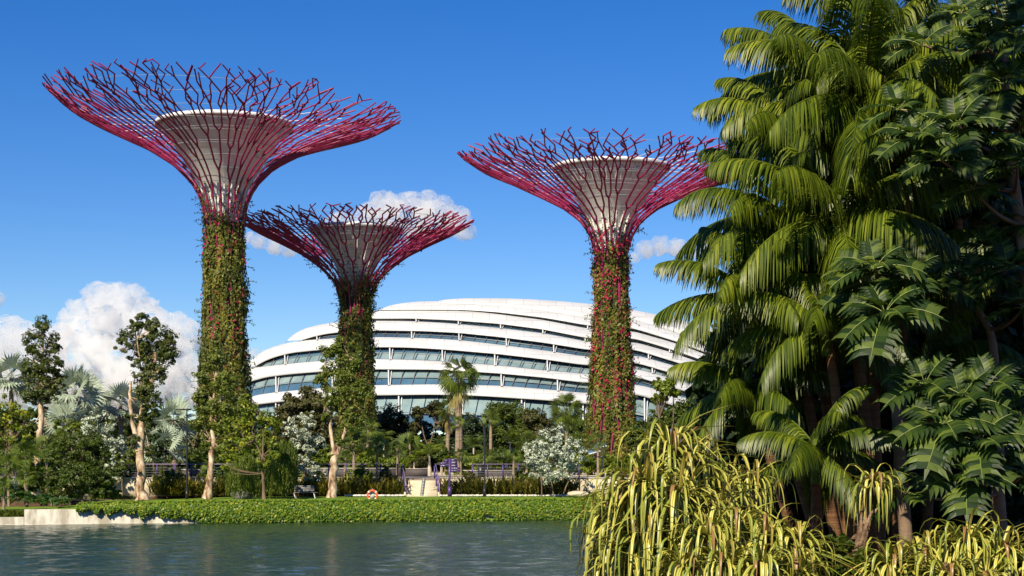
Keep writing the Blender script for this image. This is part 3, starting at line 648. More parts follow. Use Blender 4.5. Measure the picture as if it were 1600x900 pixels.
def feather_palm(px, py_crown, py_base, Y, rpx, label, mat='green', n=12, trunk=.12, bark='smooth_trunk', bottle=0, name='feather_palm', cat='palm', leaf=.28, nl=20):
    c = P(px, py_crown, Y); b = P(px, py_base, Y); rm = rpx*Y/FPX; root = thing(name, b, label, cat)
    u = np.linspace(0, 1, 9); rr = trunk*(1-.35*u)+bottle*trunk*np.exp(-((u-.25)/.25)**2)
    MB().tube(b+(c-b)*u[:, None]-np.array((0, 0, .2))*(1-u[:, None]), rr, 9).build('trunk', M[bark], root, smooth=True)
    for i in range(n):
        f = featherfrond(i*2.4+RNG.uniform(-.3, .3), RNG.uniform(.5, 1.35) if i > n*.3 else 1.3, rm*RNG.uniform(.95, 1.2), RNG.uniform(1.2, 2.), rm*leaf*1.4, nl, rm*.022, .35)
        for q in range(len(f.V)): f.V[q] = f.V[q]+c
        f.build('frond', M[mat], root)
    return root
def pxb(lst, Y, dj=.5):
    out = []
    for q in lst:
        px, py, r = q[:3]; rz = q[3] if len(q) > 3 else r; k = Y/FPX; c = P(px, py, Y+RNG.uniform(-dj, dj)*r*k); out.append((*c, r*k, r*k, rz*k))
    return out
def pts(lst, Y): return [P(x, y, Y) for x, y in lst]

M['ivydark'] = leafmat('paperbark green leaves', [(.04, .065, .01), (.08, .11, .014), (.14, .17, .022), (.2, .2, .04)], .5, .25, patch=.3)
# ---- papery barked trees on the lawn
tree('paperbark_tree', 'papery barked tree at the far left, trunk rising out of the fan palms', 'tree', P(64, 745, 146),
     [(pts([(58, 750), (60, 700), (66, 640), (66, 580), (68, 520)], 146), .34, .08), (pts([(64, 650), (56, 600), (52, 560)], 146), .12, .05)],
     pxb([(68, 508, 18), (56, 530, 20), (82, 540, 20), (62, 565, 26), (90, 565, 13), (58, 600, 26, 22), (84, 588, 16), (48, 620, 18), (72, 612, 20), (90, 600, 14), (50, 585, 18), (66, 545, 20), (72, 640, 10), (54, 660, 8), (74, 668, 7)], 146), 'melaleuca', 'bark_pale', 230, 36, .25, .55, .36, .4)
tree('paperbark_tree', 'papery barked tree with two leaning trunks at the open end of the lawn', 'tree', P(221, 779, 137),
     [(pts([(222, 783), (220, 740), (219, 700), (222, 650), (236, 600), (243, 550)], 137), .42, .10), (pts([(218, 705), (207, 660), (203, 620), (204, 596)], 137), .22, .10), (pts([(228, 640), (222, 590), (214, 530)], 137), .11, .04), (pts([(236, 600), (256, 565), (264, 545)], 137), .1, .04)],
     pxb([(222, 502, 15), (200, 528, 17), (192, 548, 14), (222, 540, 22), (250, 530, 24), (262, 552, 20), (240, 565, 24), (225, 590, 20), (235, 625, 20, 26), (228, 665, 17, 22), (205, 700, 8, 20), (268, 556, 10), (245, 580, 22), (210, 510, 14), (268, 530, 12), (238, 512, 16), (215, 625, 14), (232, 650, 16), (212, 685, 12), (232, 705, 10), (228, 610, 18), (210, 560, 14), (206, 650, 9)], 137), 'melaleuca', 'bark_pale', 360, 36, .24, .55, .34, .4)
tree('paperbark_tree', 'papery barked tree in front of the tallest supertree', 'tree', P(326, 775, 136),
     [(pts([(323, 779), (329, 740), (333, 690), (332, 650), (336, 590)], 136), .32, .08), (pts([(333, 670), (345, 630), (350, 590)], 136), .15, .05)],
     pxb([(338, 560, 20, 26), (320, 590, 20), (352, 600, 24, 26), (325, 630, 24), (355, 640, 22), (310, 660, 16), (340, 668, 22, 16), (322, 690, 12), (345, 700, 12), (315, 620, 18)], 136), 'ivydark', 'bark_pale', 300, 30, .25, .5, .36, shell=.2)
tree('paperbark_tree', 'papery barked tree with a forked trunk beside the bench, in front of the shortest supertree', 'tree', P(519, 775, 137),
     [(pts([(518, 779), (521, 740), (524, 705)], 137), .36, .28), (pts([(522, 710), (517, 670), (512, 620), (508, 570)], 137), .19, .05), (pts([(527, 710), (542, 665), (548, 610), (548, 560)], 137), .16, .04)],
     pxb([(512, 552, 15, 22), (530, 540, 18, 20), (506, 588, 15, 20), (538, 580, 26, 30), (560, 610, 22, 28), (525, 620, 22, 24), (548, 655, 22, 24), (500, 625, 8), (560, 560, 14, 22), (508, 650, 9), (530, 690, 10), (512, 700, 6), (555, 690, 14)], 137), 'ivydark', 'bark_pale', 380, 30, .25, .5, .34, shell=.2)
# ---- silver bushes
tree('silver_bush', 'silver grey leaved bush tree between the dark bush and the two-trunk tree', 'bush', P(160, 775, 141), [(pts([(160, 779), (158, 730)], 141), .1, .06)],
     pxb([(155, 665, 30), (135, 690, 24), (172, 700, 26), (160, 730, 22), (182, 735, 18)], 141), 'silver', 'bark', 180, 34, .24, .5, .22)
tree('silver_bush', 'silver grey leaved bush tree behind the bench', 'bush', P(478, 772, 140.5), [(pts([(480, 778), (476, 740), (470, 700)], 140.5), .1, .05)],
     pxb([(450, 668, 16), (470, 665, 22), (490, 690, 20), (470, 700, 22), (478, 730, 20), (496, 742, 14), (486, 655, 12)], 140.5), 'silver', 'bark', 160, 34, .22, .5, .22)
tree('silver_bush', 'round silver grey bush tree right of the people, its stems standing in the border', 'bush', P(862, 776, 137.5), [(pts([(878, 779), (884, 762), (892, 745), (880, 715)], 137.5), .07, .03), (pts([(866, 778), (862, 755), (858, 715)], 137.5), .06, .03), (pts([(847, 778), (846, 750), (845, 715)], 137.5), .05, .03)],
     pxb([(865, 690, 30), (840, 712, 26), (892, 708, 26), (865, 722, 34, 28), (836, 730, 18), (900, 730, 14), (860, 735, 24)], 137.5), 'silver', 'bark', 260, 34, .20, .5, .2, shell=.6)
# ---- blue grey fan palms
fan_palm(18, 588, 760, 168, 46, 'blue grey fan palm cut by the left edge of the photo', 'bismarck', 'palm_bark', .25, 20, .4, 0, 'blue_fan_palm', -.8, 3.3, .25)
fan_palm(118, 612, 760, 165, 50, 'blue grey fan palm with tall open crown right of the far left paperbark', 'bismarck', 'palm_bark', .25, 24, .4, 0, 'blue_fan_palm', -.9, 3.3, .25)
fan_palm(105, 660, 760, 160, 42, 'low blue grey fan palm under the open crowned one', 'bismarck', 'palm_bark', .2, 18, .4, 0, 'blue_fan_palm', -.6, 3.3, .25)
fan_palm(188, 632, 760, 170, 42, 'blue grey fan palm peeping out behind the two-trunk tree', 'bismarck', 'palm_bark', .22, 20, .4, 0, 'blue_fan_palm', -.8, 3.3, .25)
fan_palm(272, 656, 762, 158, 44, 'blue grey fan palm between the two-trunk tree and the black lamp post', 'bismarck', 'palm_bark', .25, 22, .4, 0, 'blue_fan_palm', -.9, 3.3, .25)
fan_palm(258, 700, 762, 156, 42, 'low blue grey fan palm left of the black lamp post', 'bismarck', 'palm_bark', .2, 16, .4, 0, 'blue_fan_palm', -.7, 3.3, .25)
# ---- left bank bushes
tree('bushy_tree', 'bright green bushy tree at the left edge of the photo', 'tree', P(8, 760, 138), [(pts([(8, 765), (10, 700)], 138), .12, .07)], pxb([(5, 640, 26), (28, 655, 22), (0, 680, 28), (35, 690, 22), (45, 650, 12), (-30, 650, 40)], 138), 'yellowing', nclump=110, nleaf=30, size=.3)
tree('dark_bush', 'dense dark green bush with twisted stems at the start of the lawn', 'bush', P(126, 787, 128), [(pts([(130, 792), (126, 772), (120, 740)], 128), .14, .06), (pts([(137, 790), (146, 775), (160, 750)], 128), .07, .03), (pts([(128, 785), (114, 760), (100, 730)], 128), .07, .03)],
     pxb([(120, 700, 30), (95, 715, 26), (150, 712, 26), (125, 740, 36, 28), (90, 750, 20), (160, 745, 20), (140, 685, 20), (120, 768, 26, 14), (90, 772, 22, 12), (152, 768, 20, 12), (75, 745, 16)], 128), 'green', nclump=480, nleaf=50, size=.19, clr=.24)
tree('bushy_tree', 'dark crowned small tree behind the two-trunk tree', 'tree', P(240, 765, 148), [(pts([(240, 768), (240, 700)], 148), .12, .06)], pxb([(245, 690, 20), (235, 720, 20), (255, 715, 16), (195, 720, 14)], 148), 'dark', nclump=60, nleaf=36, size=.28)
tree('bushy_tree', 'small olive tree on a thin stem left of the two-trunk tree', 'tree', P(191, 778, 136), [(pts([(192, 781), (190, 750), (197, 728)], 136), .08, .04)], pxb([(186, 735, 12), (200, 728, 10), (172, 745, 14), (165, 762, 10)], 136), 'green', nclump=50, nleaf=26, size=.2)
tree('bushy_tree', 'green bushy tree above the fan palms, left of the silver bush', 'tree', P(115, 765, 145), [(pts([(115, 768), (112, 700)], 145), .12, .06)], pxb([(118, 672, 18), (95, 668, 14), (140, 668, 12)], 145), 'bright', nclump=60, nleaf=30, size=.25)
for i, (x, yc, yb, Y, r, lab) in enumerate((
    (40, 712, 782, 133, 30, 'green fan palm beside the purple frame'), (14, 728, 785, 130, 26, 'low green fan palm at the left edge of the photo'),
    (72, 700, 775, 138, 28, 'green fan palm under the trunk of the far left paperbark'), (30, 690, 770, 140, 24, 'fan palm with an orange dead leaf above the purple frame'),
    (95, 690, 775, 140, 24, 'green fan palm between the far left paperbark and the dark bush'), (42, 745, 786, 127, 24, 'low fan palm on a thin stem above the broad leaved plants'),
    (5, 760, 795, 124, 20, 'lowest fan palm at the left edge above the shaggy grass'))):
    fan_palm(x, yc, yb, Y, r, lab, 'fan', 'palm_bark', .09, 16, .4, 0, elmin=-.5, seg=12)
def broadleaf(px, py, Y, n, L, label, name='broadleaf_plant', mat='broad', wid=.32, el=(.5, 1.3)):
    c = P(px, py, Y); root = thing(name, c, label, 'plant'); mb = MB()
    for i in range(n):
        az = RNG.uniform(0, 6.3); e = RNG.uniform(*el); l = L*RNG.uniform(.6, 1.1); o = c+np.array((RNG.uniform(-.5, .5), RNG.uniform(-.4, .4), 0))*L
        h = np.array((math.cos(az), math.sin(az), 0)); s = np.array((-math.sin(az), math.cos(az), 0)); P0 = o; V = []
        for u in np.linspace(0, 1, 6):
            q = P0+h*l*u*math.cos(e)+np.array((0, 0, 1))*(l*u*math.sin(e)-l*.55*u*u*u); w_ = l*wid*math.sin(PI*min(1, .05+.95*u))**.8*(.15 if u < .3 else 1)+.01
            V += [q-s*w_/2, q-np.array((0, 0, .04*l*(u > .2))), q+s*w_/2]
        F = [(3*k, 3*k+1, 3*k+4, 3*k+3) for k in range(5)]+[(3*k+1, 3*k+2, 3*k+5, 3*k+4) for k in range(5)]; mb.add(np.array(V), F)
    mb.build('foliage', M[mat], root); return root
M['broad'] = leafmat('broad leaves', [(.02, .055, .012), (.04, .10, .025), (.08, .16, .03)], .35, .25, spec=.5)
M['shaggy'] = leafmat('shaggy grass', [(.05, .08, .008), (.10, .13, .012), (.15, .17, .02)], .6, .3)
broadleaf(62, 787, 124.5, 46, 1.5, 'broad leaved bank plants left of the dark bush'); broadleaf(92, 790, 124, 40, 1.3, 'broad leaved bank plants at the foot of the dark bush')
broadleaf(30, 780, 126, 26, 1.4, 'broad leaved bank plants above the shaggy grass mound')
def grassmound(pxs, label, n=1500, L=.7, Y=121.5, name='shaggy_grass', mat='shaggy', z=None, wid=.035, spready=1., hang=.6, cat='grass'):
    x0, x1 = pxs; c = P((x0+x1)/2, 795, Y); c[2] = z if z is not None else c[2]; Vs, Fs = [], []
    for i in range(n):
        o = c+np.array((RNG.uniform(-.5, .5)*(x1-x0)/FPX*Y, RNG.uniform(-spready, spready), 0)); az = RNG.uniform(0, 6.3); h = np.array((math.cos(az), math.sin(az), 0)); s = np.array((-math.sin(az), math.cos(az), 0)); l = L*RNG.uniform(.5, 1.1); e = RNG.uniform(.4, 1.5); b = len(Vs)
        for u, w_ in ((0, 1), (.5, .9), (1, .1)):
            q = o+h*l*u*(math.cos(e)+.2*u)+np.array((0, 0, 1))*l*(u*math.sin(e)-hang*u*u*u); Vs += [q-s*wid*w_, q+s*wid*w_]
        Fs += [(b, b+1, b+3, b+2), (b+2, b+3, b+5, b+4)]
    o = MB().add(np.array(Vs), np.array(Fs)).build(name, M[mat], None, loc=c); return tag(o, label, cat)
tag(grassmound((-10, 47), 'shaggy grass mound above the low lake wall', 2600, 1.0, 121.3, z=.55), kind='stuff')
tag(grassmound((145, 205), 'tufted plants at the foot of the bushes, start of the lawn', 900, .7, 134.5, z=1.5), kind='stuff')
# ---- trailing hedge on the lake wall
def hedge():
    x0, x1 = P(132, 0, 122)[0], 12.; n = 46000; X = RNG.uniform(x0, x1, n); b = 118.7+(X+35.2)*.272
    taper = np.clip((X-x0)/(P(330, 0, 123)[0]-x0), 0, 1)
    low = 1.0-1.0*np.clip(taper*1.05, 0, 1)**1.9+np.array([noise.noise(Vector((x*.55, 0, 3)))*.6+noise.noise(Vector((x*2.3, 5, 3)))*.5+noise.noise(Vector((x*6, 8, 3)))*.35 for x in X])*(1-.85*np.clip(taper, 0, 1)**2)
    low = np.maximum(low, .0); top = 1.32+.12*taper+np.array([noise.noise(Vector((x*.9, 9, 3)))*.1 for x in X])
    face = RNG.random(n) < .66
    z = np.where(face, low+(top-low)*RNG.random(n)**.8, top+RNG.uniform(-.1, .16, n)); 
    bulge = .26+.14*np.sin(np.clip((z-low)/(top-low+.01), 0, 1)*PI)
    y = np.where(face, b-bulge+RNG.uniform(-.1, .15, n), b+RNG.uniform(-.35, 1.5, n)*(.3+.7*taper))
    keep = ~((top-low < .05) & face); 
    gap = np.array([noise.noise(Vector((x*.8, z_*2.2, 7))) for x, z_ in zip(X, z)]); keep &= ~(face & (gap > .40) & (z < .5))
    Cn = np.stack([X, y, z], 1)[keep]; N = nrm(np.where(face[keep][:, None], np.array((0, -1., .45)), np.array((0, -.25, 1.)))+rvec(keep.sum())*.6)
    V, F = leaves(Cn, N, .19, .72, .8); h = MB().add(V, F).build('trailing_hedge', M['hedge'], None, loc=((x0+x1)/2, 125, 1.4)); tag(h, 'long clipped green hedge trailing over the lake wall', 'hedge')
hedge()
# ---- border planting below the terrace wall
def border(x0, x1, label, Y0=139.8, Y1=142.2, n=4200, L=1.9):
    Vs, Fs = [], []; X0, X1 = (x0-800)/FPX*141, (x1-800)/FPX*141; c = np.array(((X0+X1)/2, 141, 1.6)); nc = int((X1-X0)*15)
    for k in range(nc):
        o0 = np.array((RNG.uniform(X0, X1), RNG.uniform(Y0, Y1), 1.62)); s0 = RNG.uniform(.75, 1.15)
        for i in range(18):
            o = o0+np.array((0, 0, RNG.uniform(0, .95)*s0)); az = RNG.uniform(0, 6.3); h = np.array((math.cos(az), math.sin(az), 0)); s = np.array((-math.sin(az), math.cos(az), 0)); l = L*s0*RNG.uniform(.4, .75); e = RNG.uniform(.3, 1.4); b = len(Vs)
            for u, w_ in ((0, .5), (.45, 1), (1, .08)):
                q = o+h*l*u*math.cos(e)+np.array((0, 0, 1))*l*(u*math.sin(e)-.3*u*u); Vs += [q-s*.05*w_, q+s*.05*w_]
            Fs += [(b, b+1, b+3, b+2), (b+2, b+3, b+5, b+4)]
    o = MB().add(np.array(Vs), np.array(Fs)).build('border_plants', M['bed'], None, loc=c); tag(o, label, 'border plants', kind='stuff')
border(235, 630, 'spiky bronze and yellow border plants left of the steps'); border(689, 905, 'spiky bronze and yellow border plants right of the steps', L=2.0)
def pebbles(x0, x1, lab, n=260):
    mb = MB(); V0, F0 = ico(1); X0, X1 = (x0-800)/FPX*139.4, (x1-800)/FPX*139.4
    for i in range(n):
        c = np.array((RNG.uniform(X0, X1), RNG.uniform(139.2, 139.75), 1.66)); mb.add(V0*np.array((.11, .1, .07))*RNG.uniform(.6, 1.5)+c, F0)
    tag(mb.build('pebble_strip', M['pebble'], None, loc=((X0+X1)/2, 139.4, 1.6)), lab, 'pebbles', kind='stuff')
pebbles(540, 632, 'strip of white pebbles at the lawn edge left of the steps'); pebbles(688, 905, 'strip of white pebbles at the lawn edge right of the steps', 420)
# ---- yellow leaved tree, weeping tree and others in the middle
tree('leafy_tree', 'slim tree with yellowing leaves and a forked grey stem, left of the weeping tree', 'tree', P(412, 778, 131), [(pts([(413, 782), (410, 740), (410, 712)], 131), .13, .08), (pts([(410, 715), (398, 690), (392, 665)], 131), .07, .03), (pts([(410, 715), (412, 680), (408, 650)], 131), .07, .03)],
     pxb([(395, 645, 26), (368, 665, 22), (420, 660, 20), (360, 700, 20), (385, 690, 20), (430, 700, 18), (350, 730, 14), (385, 625, 14), (412, 725, 14), (432, 660, 12)], 131), 'yellowing', nclump=170, nleaf=22, size=.28, asp=.5, clr=.3, shell=.3)
def weeping(px0, px1, top, bot, Y, label):
    c = P((px0+px1)/2, 775, Y); root = thing('weeping_tree', c, label, 'tree'); MB().tube([c, c+np.array((.1, 0, 2)), c+np.array((-.1, 0, 3.2))], [.16, .12, .06], 8).build('trunk', M['bark'], root, smooth=True)
    k = Y/FPX; rx = (px1-px0)/2*k; mb = MB(); Cs, Ns = [], []
    for i in range(330):
        a = RNG.uniform(0, 6.3); r = rx*RNG.uniform(.1, 1)**.5; x = c[0]+r*math.cos(a); y = Y+r*.8*math.sin(a); zt = P(0, top, Y)[2]-(r/rx)**2*1.0+RNG.uniform(-.3, .3); zb = P(0, bot, Y)[2]+RNG.uniform(0, 1.2)
        m_ = int((zt-zb)/.09)
        zz = np.linspace(zt, zb, m_); Cs.append(np.stack([x+.05*np.sin(zz*3+i)+RNG.normal(0, .05, m_), y+RNG.normal(0, .05, m_), zz], 1))
    Cn = np.concatenate(Cs); N = nrm(rvec(len(Cn))*np.array((1, 1, .2))+np.array((0, -.4, .1))); V, F = leaves(Cn, N, .26, .22, 4.)
    mb.add(V, F).build('crown', M['willow'], root)
weeping(352, 462, 712, 777, 135.5, 'weeping tree with hanging strands touching the lawn, left of the bench')
weeping(428, 466, 690, 765, 137, 'narrow weeping tree growing into the silver bush behind the bench')
for name, lab, px, Y, bl, mat, nc in (
    ('bushy_tree', 'brown green rounded tree in front of the left end of the dome', 478, 178, [(455, 640, 26), (485, 632, 28), (510, 640, 22), (440, 665, 24), (500, 670, 28), (470, 665, 26)], 'brownish', 190),
    ('bushy_tree', 'dark green tree between the shortest supertree and the bare stemmed tree', 610, 232, [(610, 655, 26), (630, 660, 16), (598, 670, 18), (615, 685, 20)], 'dark', 110),
    ('bushy_tree', 'thin brownish tree with bare forked stems in front of the dome', 668, 228, [(655, 645, 20, 14), (680, 640, 20, 14), (650, 665, 12), (690, 660, 14)], 'brownish', 60),
    ('bushy_tree', 'rounded olive tree right of the tall fan palm', 790, 226, [(780, 650, 24), (805, 645, 24), (765, 670, 22), (825, 665, 22), (795, 680, 28)], 'green', 150),
    ('bushy_tree', 'dark shrub tree behind the tall fan palm', 740, 224, [(735, 665, 22), (750, 690, 26), (725, 700, 24)], 'dark', 90),
    ('bushy_tree', 'rounded green tree left of the fan palm next to the flowering supertree', 842, 222, [(835, 655, 20), (855, 670, 20), (845, 690, 24)], 'brownish', 90),
    ('bushy_tree', 'tree behind the fan palm at the foot of the flowering supertree', 905, 224, [(905, 665, 22), (915, 700, 26), (890, 690, 22)], 'green', 100),
    ('bushy_tree', 'light green small tree right of the flowering supertree', 1040, 180, [(1030, 602, 12), (1048, 600, 12), (1040, 615, 14), (1025, 622, 8), (1055, 615, 8)], 'bright', 60),
    ('bushy_tree', 'dark tree at the foot of the tallest supertree, left side', 300, 188, [(290, 700, 26), (310, 720, 24), (275, 730, 20)], 'green', 90),
    ('bushy_tree', 'green tree at the foot of the tallest supertree, right side', 385, 190, [(380, 700, 22), (400, 715, 24), (415, 690, 20)], 'bright', 90),
    ('bushy_tree', 'green tree at the foot of the shortest supertree', 560, 200, [(545, 700, 24), (570, 690, 22), (585, 705, 22)], 'green', 100),
    ('bushy_tree', 'dark green tree far behind the two-trunk tree', 215, 200, [(200, 700, 26), (230, 690, 24), (170, 690, 24)], 'dark', 90),
    ('bushy_tree', 'bushy tree right of the flowering supertree, low behind the pandanus', 1010, 190, [(1000, 680, 24), (1030, 660, 24), (1060, 650, 26), (1090, 640, 26)], 'green', 130)):
    k = Y/FPX; tree(name, lab, 'tree', P(px, 742, Y), [(pts([(px, 746), (px+1, 715), (px+2, 690)], Y), .2, .12), (pts([(px+2, 700), (px+8, 680), (px+12, 660)], Y), .1, .05), (pts([(px+2, 700), (px-6, 680), (px-10, 655)], Y), .1, .05)], pxb(bl, Y), mat, nclump=int(nc*1.9), nleaf=36, size=.40, clr=.3, shell=.35)
# ---- palms
big = fan_palm(717, 584, 742, 178, 38, 'tall fan palm with a drooping crown and hanging dry leaves in front of the dome', 'fan', 'palm_bark', .36, 34, .42, 14, 'tall_fan_palm', -1.25, 2.4, 1.0, seg=18)
fan_palm(700, 640, 742, 180, 24, 'slim fan palm touching the left of the tallest fan palm', 'fan', 'palm_bark', .2, 18, .4, 6, elmin=-1., lean=-3)
fan_palm(885, 640, 745, 176, 34, 'bright fan palm left of the flowering supertree', 'fan', 'palm_bark', .2, 24, .4, 0, elmin=-1.0)
for (x, yc, yb, Y, r, tr_, lab) in (
    (767, 655, 745, 172, 20, .16, 'fan palm on a slim pale trunk right of the street lamp'), (716, 662, 745, 170, 16, .12, 'small fan palm in front of the tall fan palm trunk'),
    (640, 694, 745, 168, 26, .12, 'low silvery fan palm above the steps'), (554, 686, 755, 145, 28, .12, 'fan palm right of the forked paperbark'), (590, 700, 757, 144.5, 26, .1, 'fan palm in the border left of the steps'),
    (575, 672, 750, 165, 26, .14, 'dark fan palm at the foot of the shortest supertree'), (620, 700, 750, 155, 18, .1, 'small fan palm beside the left handrail'),
    (757, 712, 745, 165, 20, .12, 'low fan palm behind the street lamp'), (803, 712, 762, 141, 18, .1, 'fan palm on a thin brown trunk beside the silver bush'),
    (720, 712, 757, 146, 16, .09, 'small fan palm beside the signpost'), (935, 690, 745, 165, 22, .12, 'fan palm beside the blue roofed shelter'),
    (540, 715, 752, 150, 18, .1, 'low fan palm behind the forked paperbark'), (823, 690, 745, 170, 22, .12, 'fan palm touching the left of the round silver bush'),
    (330, 725, 755, 150, 20, .1, 'low fan palm left of the weeping tree'), (395, 735, 755, 152, 16, .1, 'low fan palm behind the yellowing tree'),
    (240, 735, 755, 150, 18, .1, 'low fan palm behind the lake lawn, left of the lamp post')):
    fan_palm(x, yc, yb, Y, r, lab, 'fan', 'palm_bark', tr_, 15, .4, 0, elmin=-.7, seg=11)
for (x, yc, yb, Y, r, bt, lab) in (
    (671, 712, 741, 166, 28, .9, 'small feather palm with a swollen white trunk above the steps'), (647, 722, 741, 168, 22, .6, 'small feather palm left of the swollen trunk palm'),
    (797, 690, 742, 175, 28, .2, 'feather palm behind the people'), (690, 700, 742, 182, 26, .2, 'feather palm behind the signpost'),
    (740, 700, 742, 176, 26, .2, 'feather palm between signpost and street lamp'), (600, 690, 742, 190, 26, .2, 'feather palm behind the terrace left of the steps'),
    (850, 700, 742, 185, 26, .2, 'feather palm behind the round silver bush')):
    feather_palm(x, yc, yb, Y, r, lab, 'bright' if r > 26 else 'fan', bottle=bt)
# ---- masses of planting behind
def mass(lst, Y, mat, label, nc, nleaf=30, size=.4, name='shrub_mass', kind='stuff', cat='shrubs', shell=.4, clr=.3):
    B = pxb(lst, Y, 1.5); V, F = clump_leaves(B, nc, nleaf, size, .5, clr, shell); tag(MB().add(V, F).build(name, M[mat], None, loc=B[0][:3]), label, cat, kind=kind)
mass([(x, 722+6*math.sin(x), 18) for x in range(-40, 640, 14)], 163, 'bright', 'low mixed shrubs in the terrace planters left of the steps', 900, 40, .34)
mass([(x, 726, 16) for x in range(700, 1000, 12)], 172, 'bright', 'low mixed shrubs on the terrace right of the steps', 420, 40, .34)
mass([(x, 738, 8, 6) for x in (545, 575, 590, 700, 722, 840, 850, 860)], 147, 'bright', 'low green ground cover patches behind the terrace fence', 60, 34, .2)
mass([(x, 690+10*math.sin(x*.7), 30) for x in range(-60, 1120, 22)]+[(x, 715, 26) for x in range(-60, 1120, 22)], 245, 'dark', 'far belt of dark trees and shrubs at the foot of the dome', 2600, 40, .7, 'far_tree_belt', cat='trees')
mass([(x, 665+8*math.sin(x*.3), 24) for x in list(range(-60, 300, 20))]+[(x, 700, 26) for x in range(-60, 300, 20)], 225, 'green', 'far belt of green trees behind the blue grey palms', 900, 36, .6, 'far_tree_belt', cat='trees')

for px, Y, lab, mat, bl in ((150, 131, 'green shrub between the dark bush and the tufted plants', 'bright', [(165, 762, 14), (180, 770, 9), (150, 766, 12)]), (70, 134, 'green shrub behind the broad leaved plants', 'green', [(60, 752, 20), (85, 760, 18), (40, 765, 16)]), (10, 132, 'green shrub under the purple frame at the left edge', 'green', [(0, 762, 22), (22, 770, 18), (-20, 765, 20)]),
                           (205, 150, 'dark shrub behind the two-trunk tree, on the terrace', 'dark', [(200, 735, 16), (225, 740, 14), (180, 738, 14)])):
    tree('shrub', lab, 'shrub', P(px, 782, Y), [([P(px, 788, Y), P(px, 770, Y)], .05, .02)], pxb(bl, Y), mat, nclump=130, nleaf=40, size=.2, clr=.3, shell=.3)

for px, Y, lab, mat, bl in ((455, 147, 'green shrub on the terrace behind the bench', 'bright', [(450, 738, 12), (470, 742, 10), (430, 740, 12)]), (250, 146, 'olive shrub on the terrace behind the lamp post', 'brownish', [(250, 738, 12), (275, 742, 10)]),
                           (350, 147, 'bright shrub on the terrace behind the paperbark in front of the tallest supertree', 'bright', [(345, 738, 13), (365, 742, 11), (320, 742, 10)]),
                           (90, 142, 'tall green shrub behind the dark bush at the left', 'bright', [(70, 735, 16), (40, 735, 15), (180, 735, 15)]), (640, 172, 'olive shrub behind the swollen trunk palms above the steps', 'brownish', [(640, 715, 16), (660, 720, 13), (615, 718, 14)]),
                           (775, 170, 'green shrub on the terrace behind the brown stemmed fan palm', 'green', [(780, 715, 16), (760, 722, 12), (820, 722, 13)]), (690, 172, 'green shrub behind the signpost', 'green', [(690, 712, 15), (735, 718, 13), (712, 722, 10)])):
    tree('shrub', lab, 'shrub', P(px, 742, Y), [([P(px, 748, Y), P(px, 735, Y)], .05, .02)], pxb(bl, Y), mat, nclump=150, nleaf=36, size=.26, clr=.3, shell=.3)

for px, Y, lab, mat, bl in ((262, 141.6, 'green shrub in the border between the two-trunk tree and the lamp post', 'green', [(262, 742, 13), (280, 746, 11), (248, 750, 10)]), (385, 141.8, 'green shrub in the border behind the grey boulder', 'green', [(365, 742, 14), (345, 748, 10)]),
                           (492, 142.0, 'yellow green shrub in the border right of the bench', 'bright', [(494, 744, 12), (480, 750, 9)]), (565, 142.0, 'green shrub in the border between the forked paperbark and the life ring', 'bright', [(560, 738, 11), (575, 745, 10), (545, 748, 9)]),
                           (600, 141.8, 'tall olive shrub in the border just left of the steps', 'brownish', [(602, 738, 10), (612, 748, 8)]), (735, 142.0, 'olive shrub in the border between signpost and street lamp', 'brownish', [(733, 744, 9), (745, 750, 8)]),
                           (815, 142.0, 'small green shrub in the border under the fan palm with a brown stem', 'bright', [(812, 745, 10), (826, 748, 9)])):
    tree('shrub', lab, 'shrub', P(px, 772, Y), [([P(px, 774, Y), P(px, 755, Y)], .05, .02)], pxb(bl, Y, .2), mat, nclump=90, nleaf=30, size=.2, clr=.3, shell=.3)
# ------------------------------------------------------------------ near bank: pandanus, feather palms, breadfruit trees, jungle
def strapmat():
    m, t, p = nodemat('variegated strap leaves'); uv = t.nodes.new('ShaderNodeUVMap'); sp = t.nodes.new('ShaderNodeSeparateXYZ'); t.links.new(uv.outputs[0], sp.inputs[0])
    g = t.nodes.new('ShaderNodeNewGeometry'); r = g.outputs['Random Per Island']
    ys = ramp(t, r, [(0, (.20, .24, .03)), (.35, (.44, .41, .07)), (.6, (.66, .56, .13)), (.93, (.40, .38, .05)), (.955, (.40, .24, .08)), (1, (.25, .13, .05))])
    gs = ramp(t, r, [(0, (.05, .10, .01)), (.6, (.09, .15, .02)), (.94, (.06, .11, .015)), (.96, (.20, .11, .04)), (1, (.14, .08, .03))])
    st = ramp(t, sp.outputs[0], [(0, (1, 1, 1)), (.10, (1, 1, 1)), (.15, (0, 0, 0)), (.44, (0, 0, 0)), (.47, (1, 1, 1)), (.55, (1, 1, 1)), (.58, (0, 0, 0)), (.86, (0, 0, 0)), (.91, (1, 1, 1))])
    c = mix(t, ys, gs, st); tipr = ramp(t, sp.outputs[1], [(.90, (0, 0, 0)), (1, (1, 1, 1))]); c = mix(t, c, (.22, .13, .05), tipr)
    t.links.new(c, p.inputs['Base Color']); p.inputs['Roughness'].default_value = .38; p.inputs['Specular IOR Level'].default_value = .45
    tr = t.nodes.new('ShaderNodeBsdfTranslucent'); t.links.new(c, tr.inputs[0]); ms = t.nodes.new('ShaderNodeMixShader'); ms.inputs[0].default_value = .18
    t.links.new(p.outputs[0], ms.inputs[1]); t.links.new(tr.outputs[0], ms.inputs[2]); t.links.new(ms.outputs[0], t.nodes['Material Output'].inputs[0]); return m
M['strap'] = strapmat()
M['frond'] = leafmat('near palm leaflets', [(.014, .030, .003), (.045, .075, .005), (.12, .16, .010), (.27, .29, .025)], .42, .32, spec=.4, patch=.35, tcol=(.30, .5, .03))
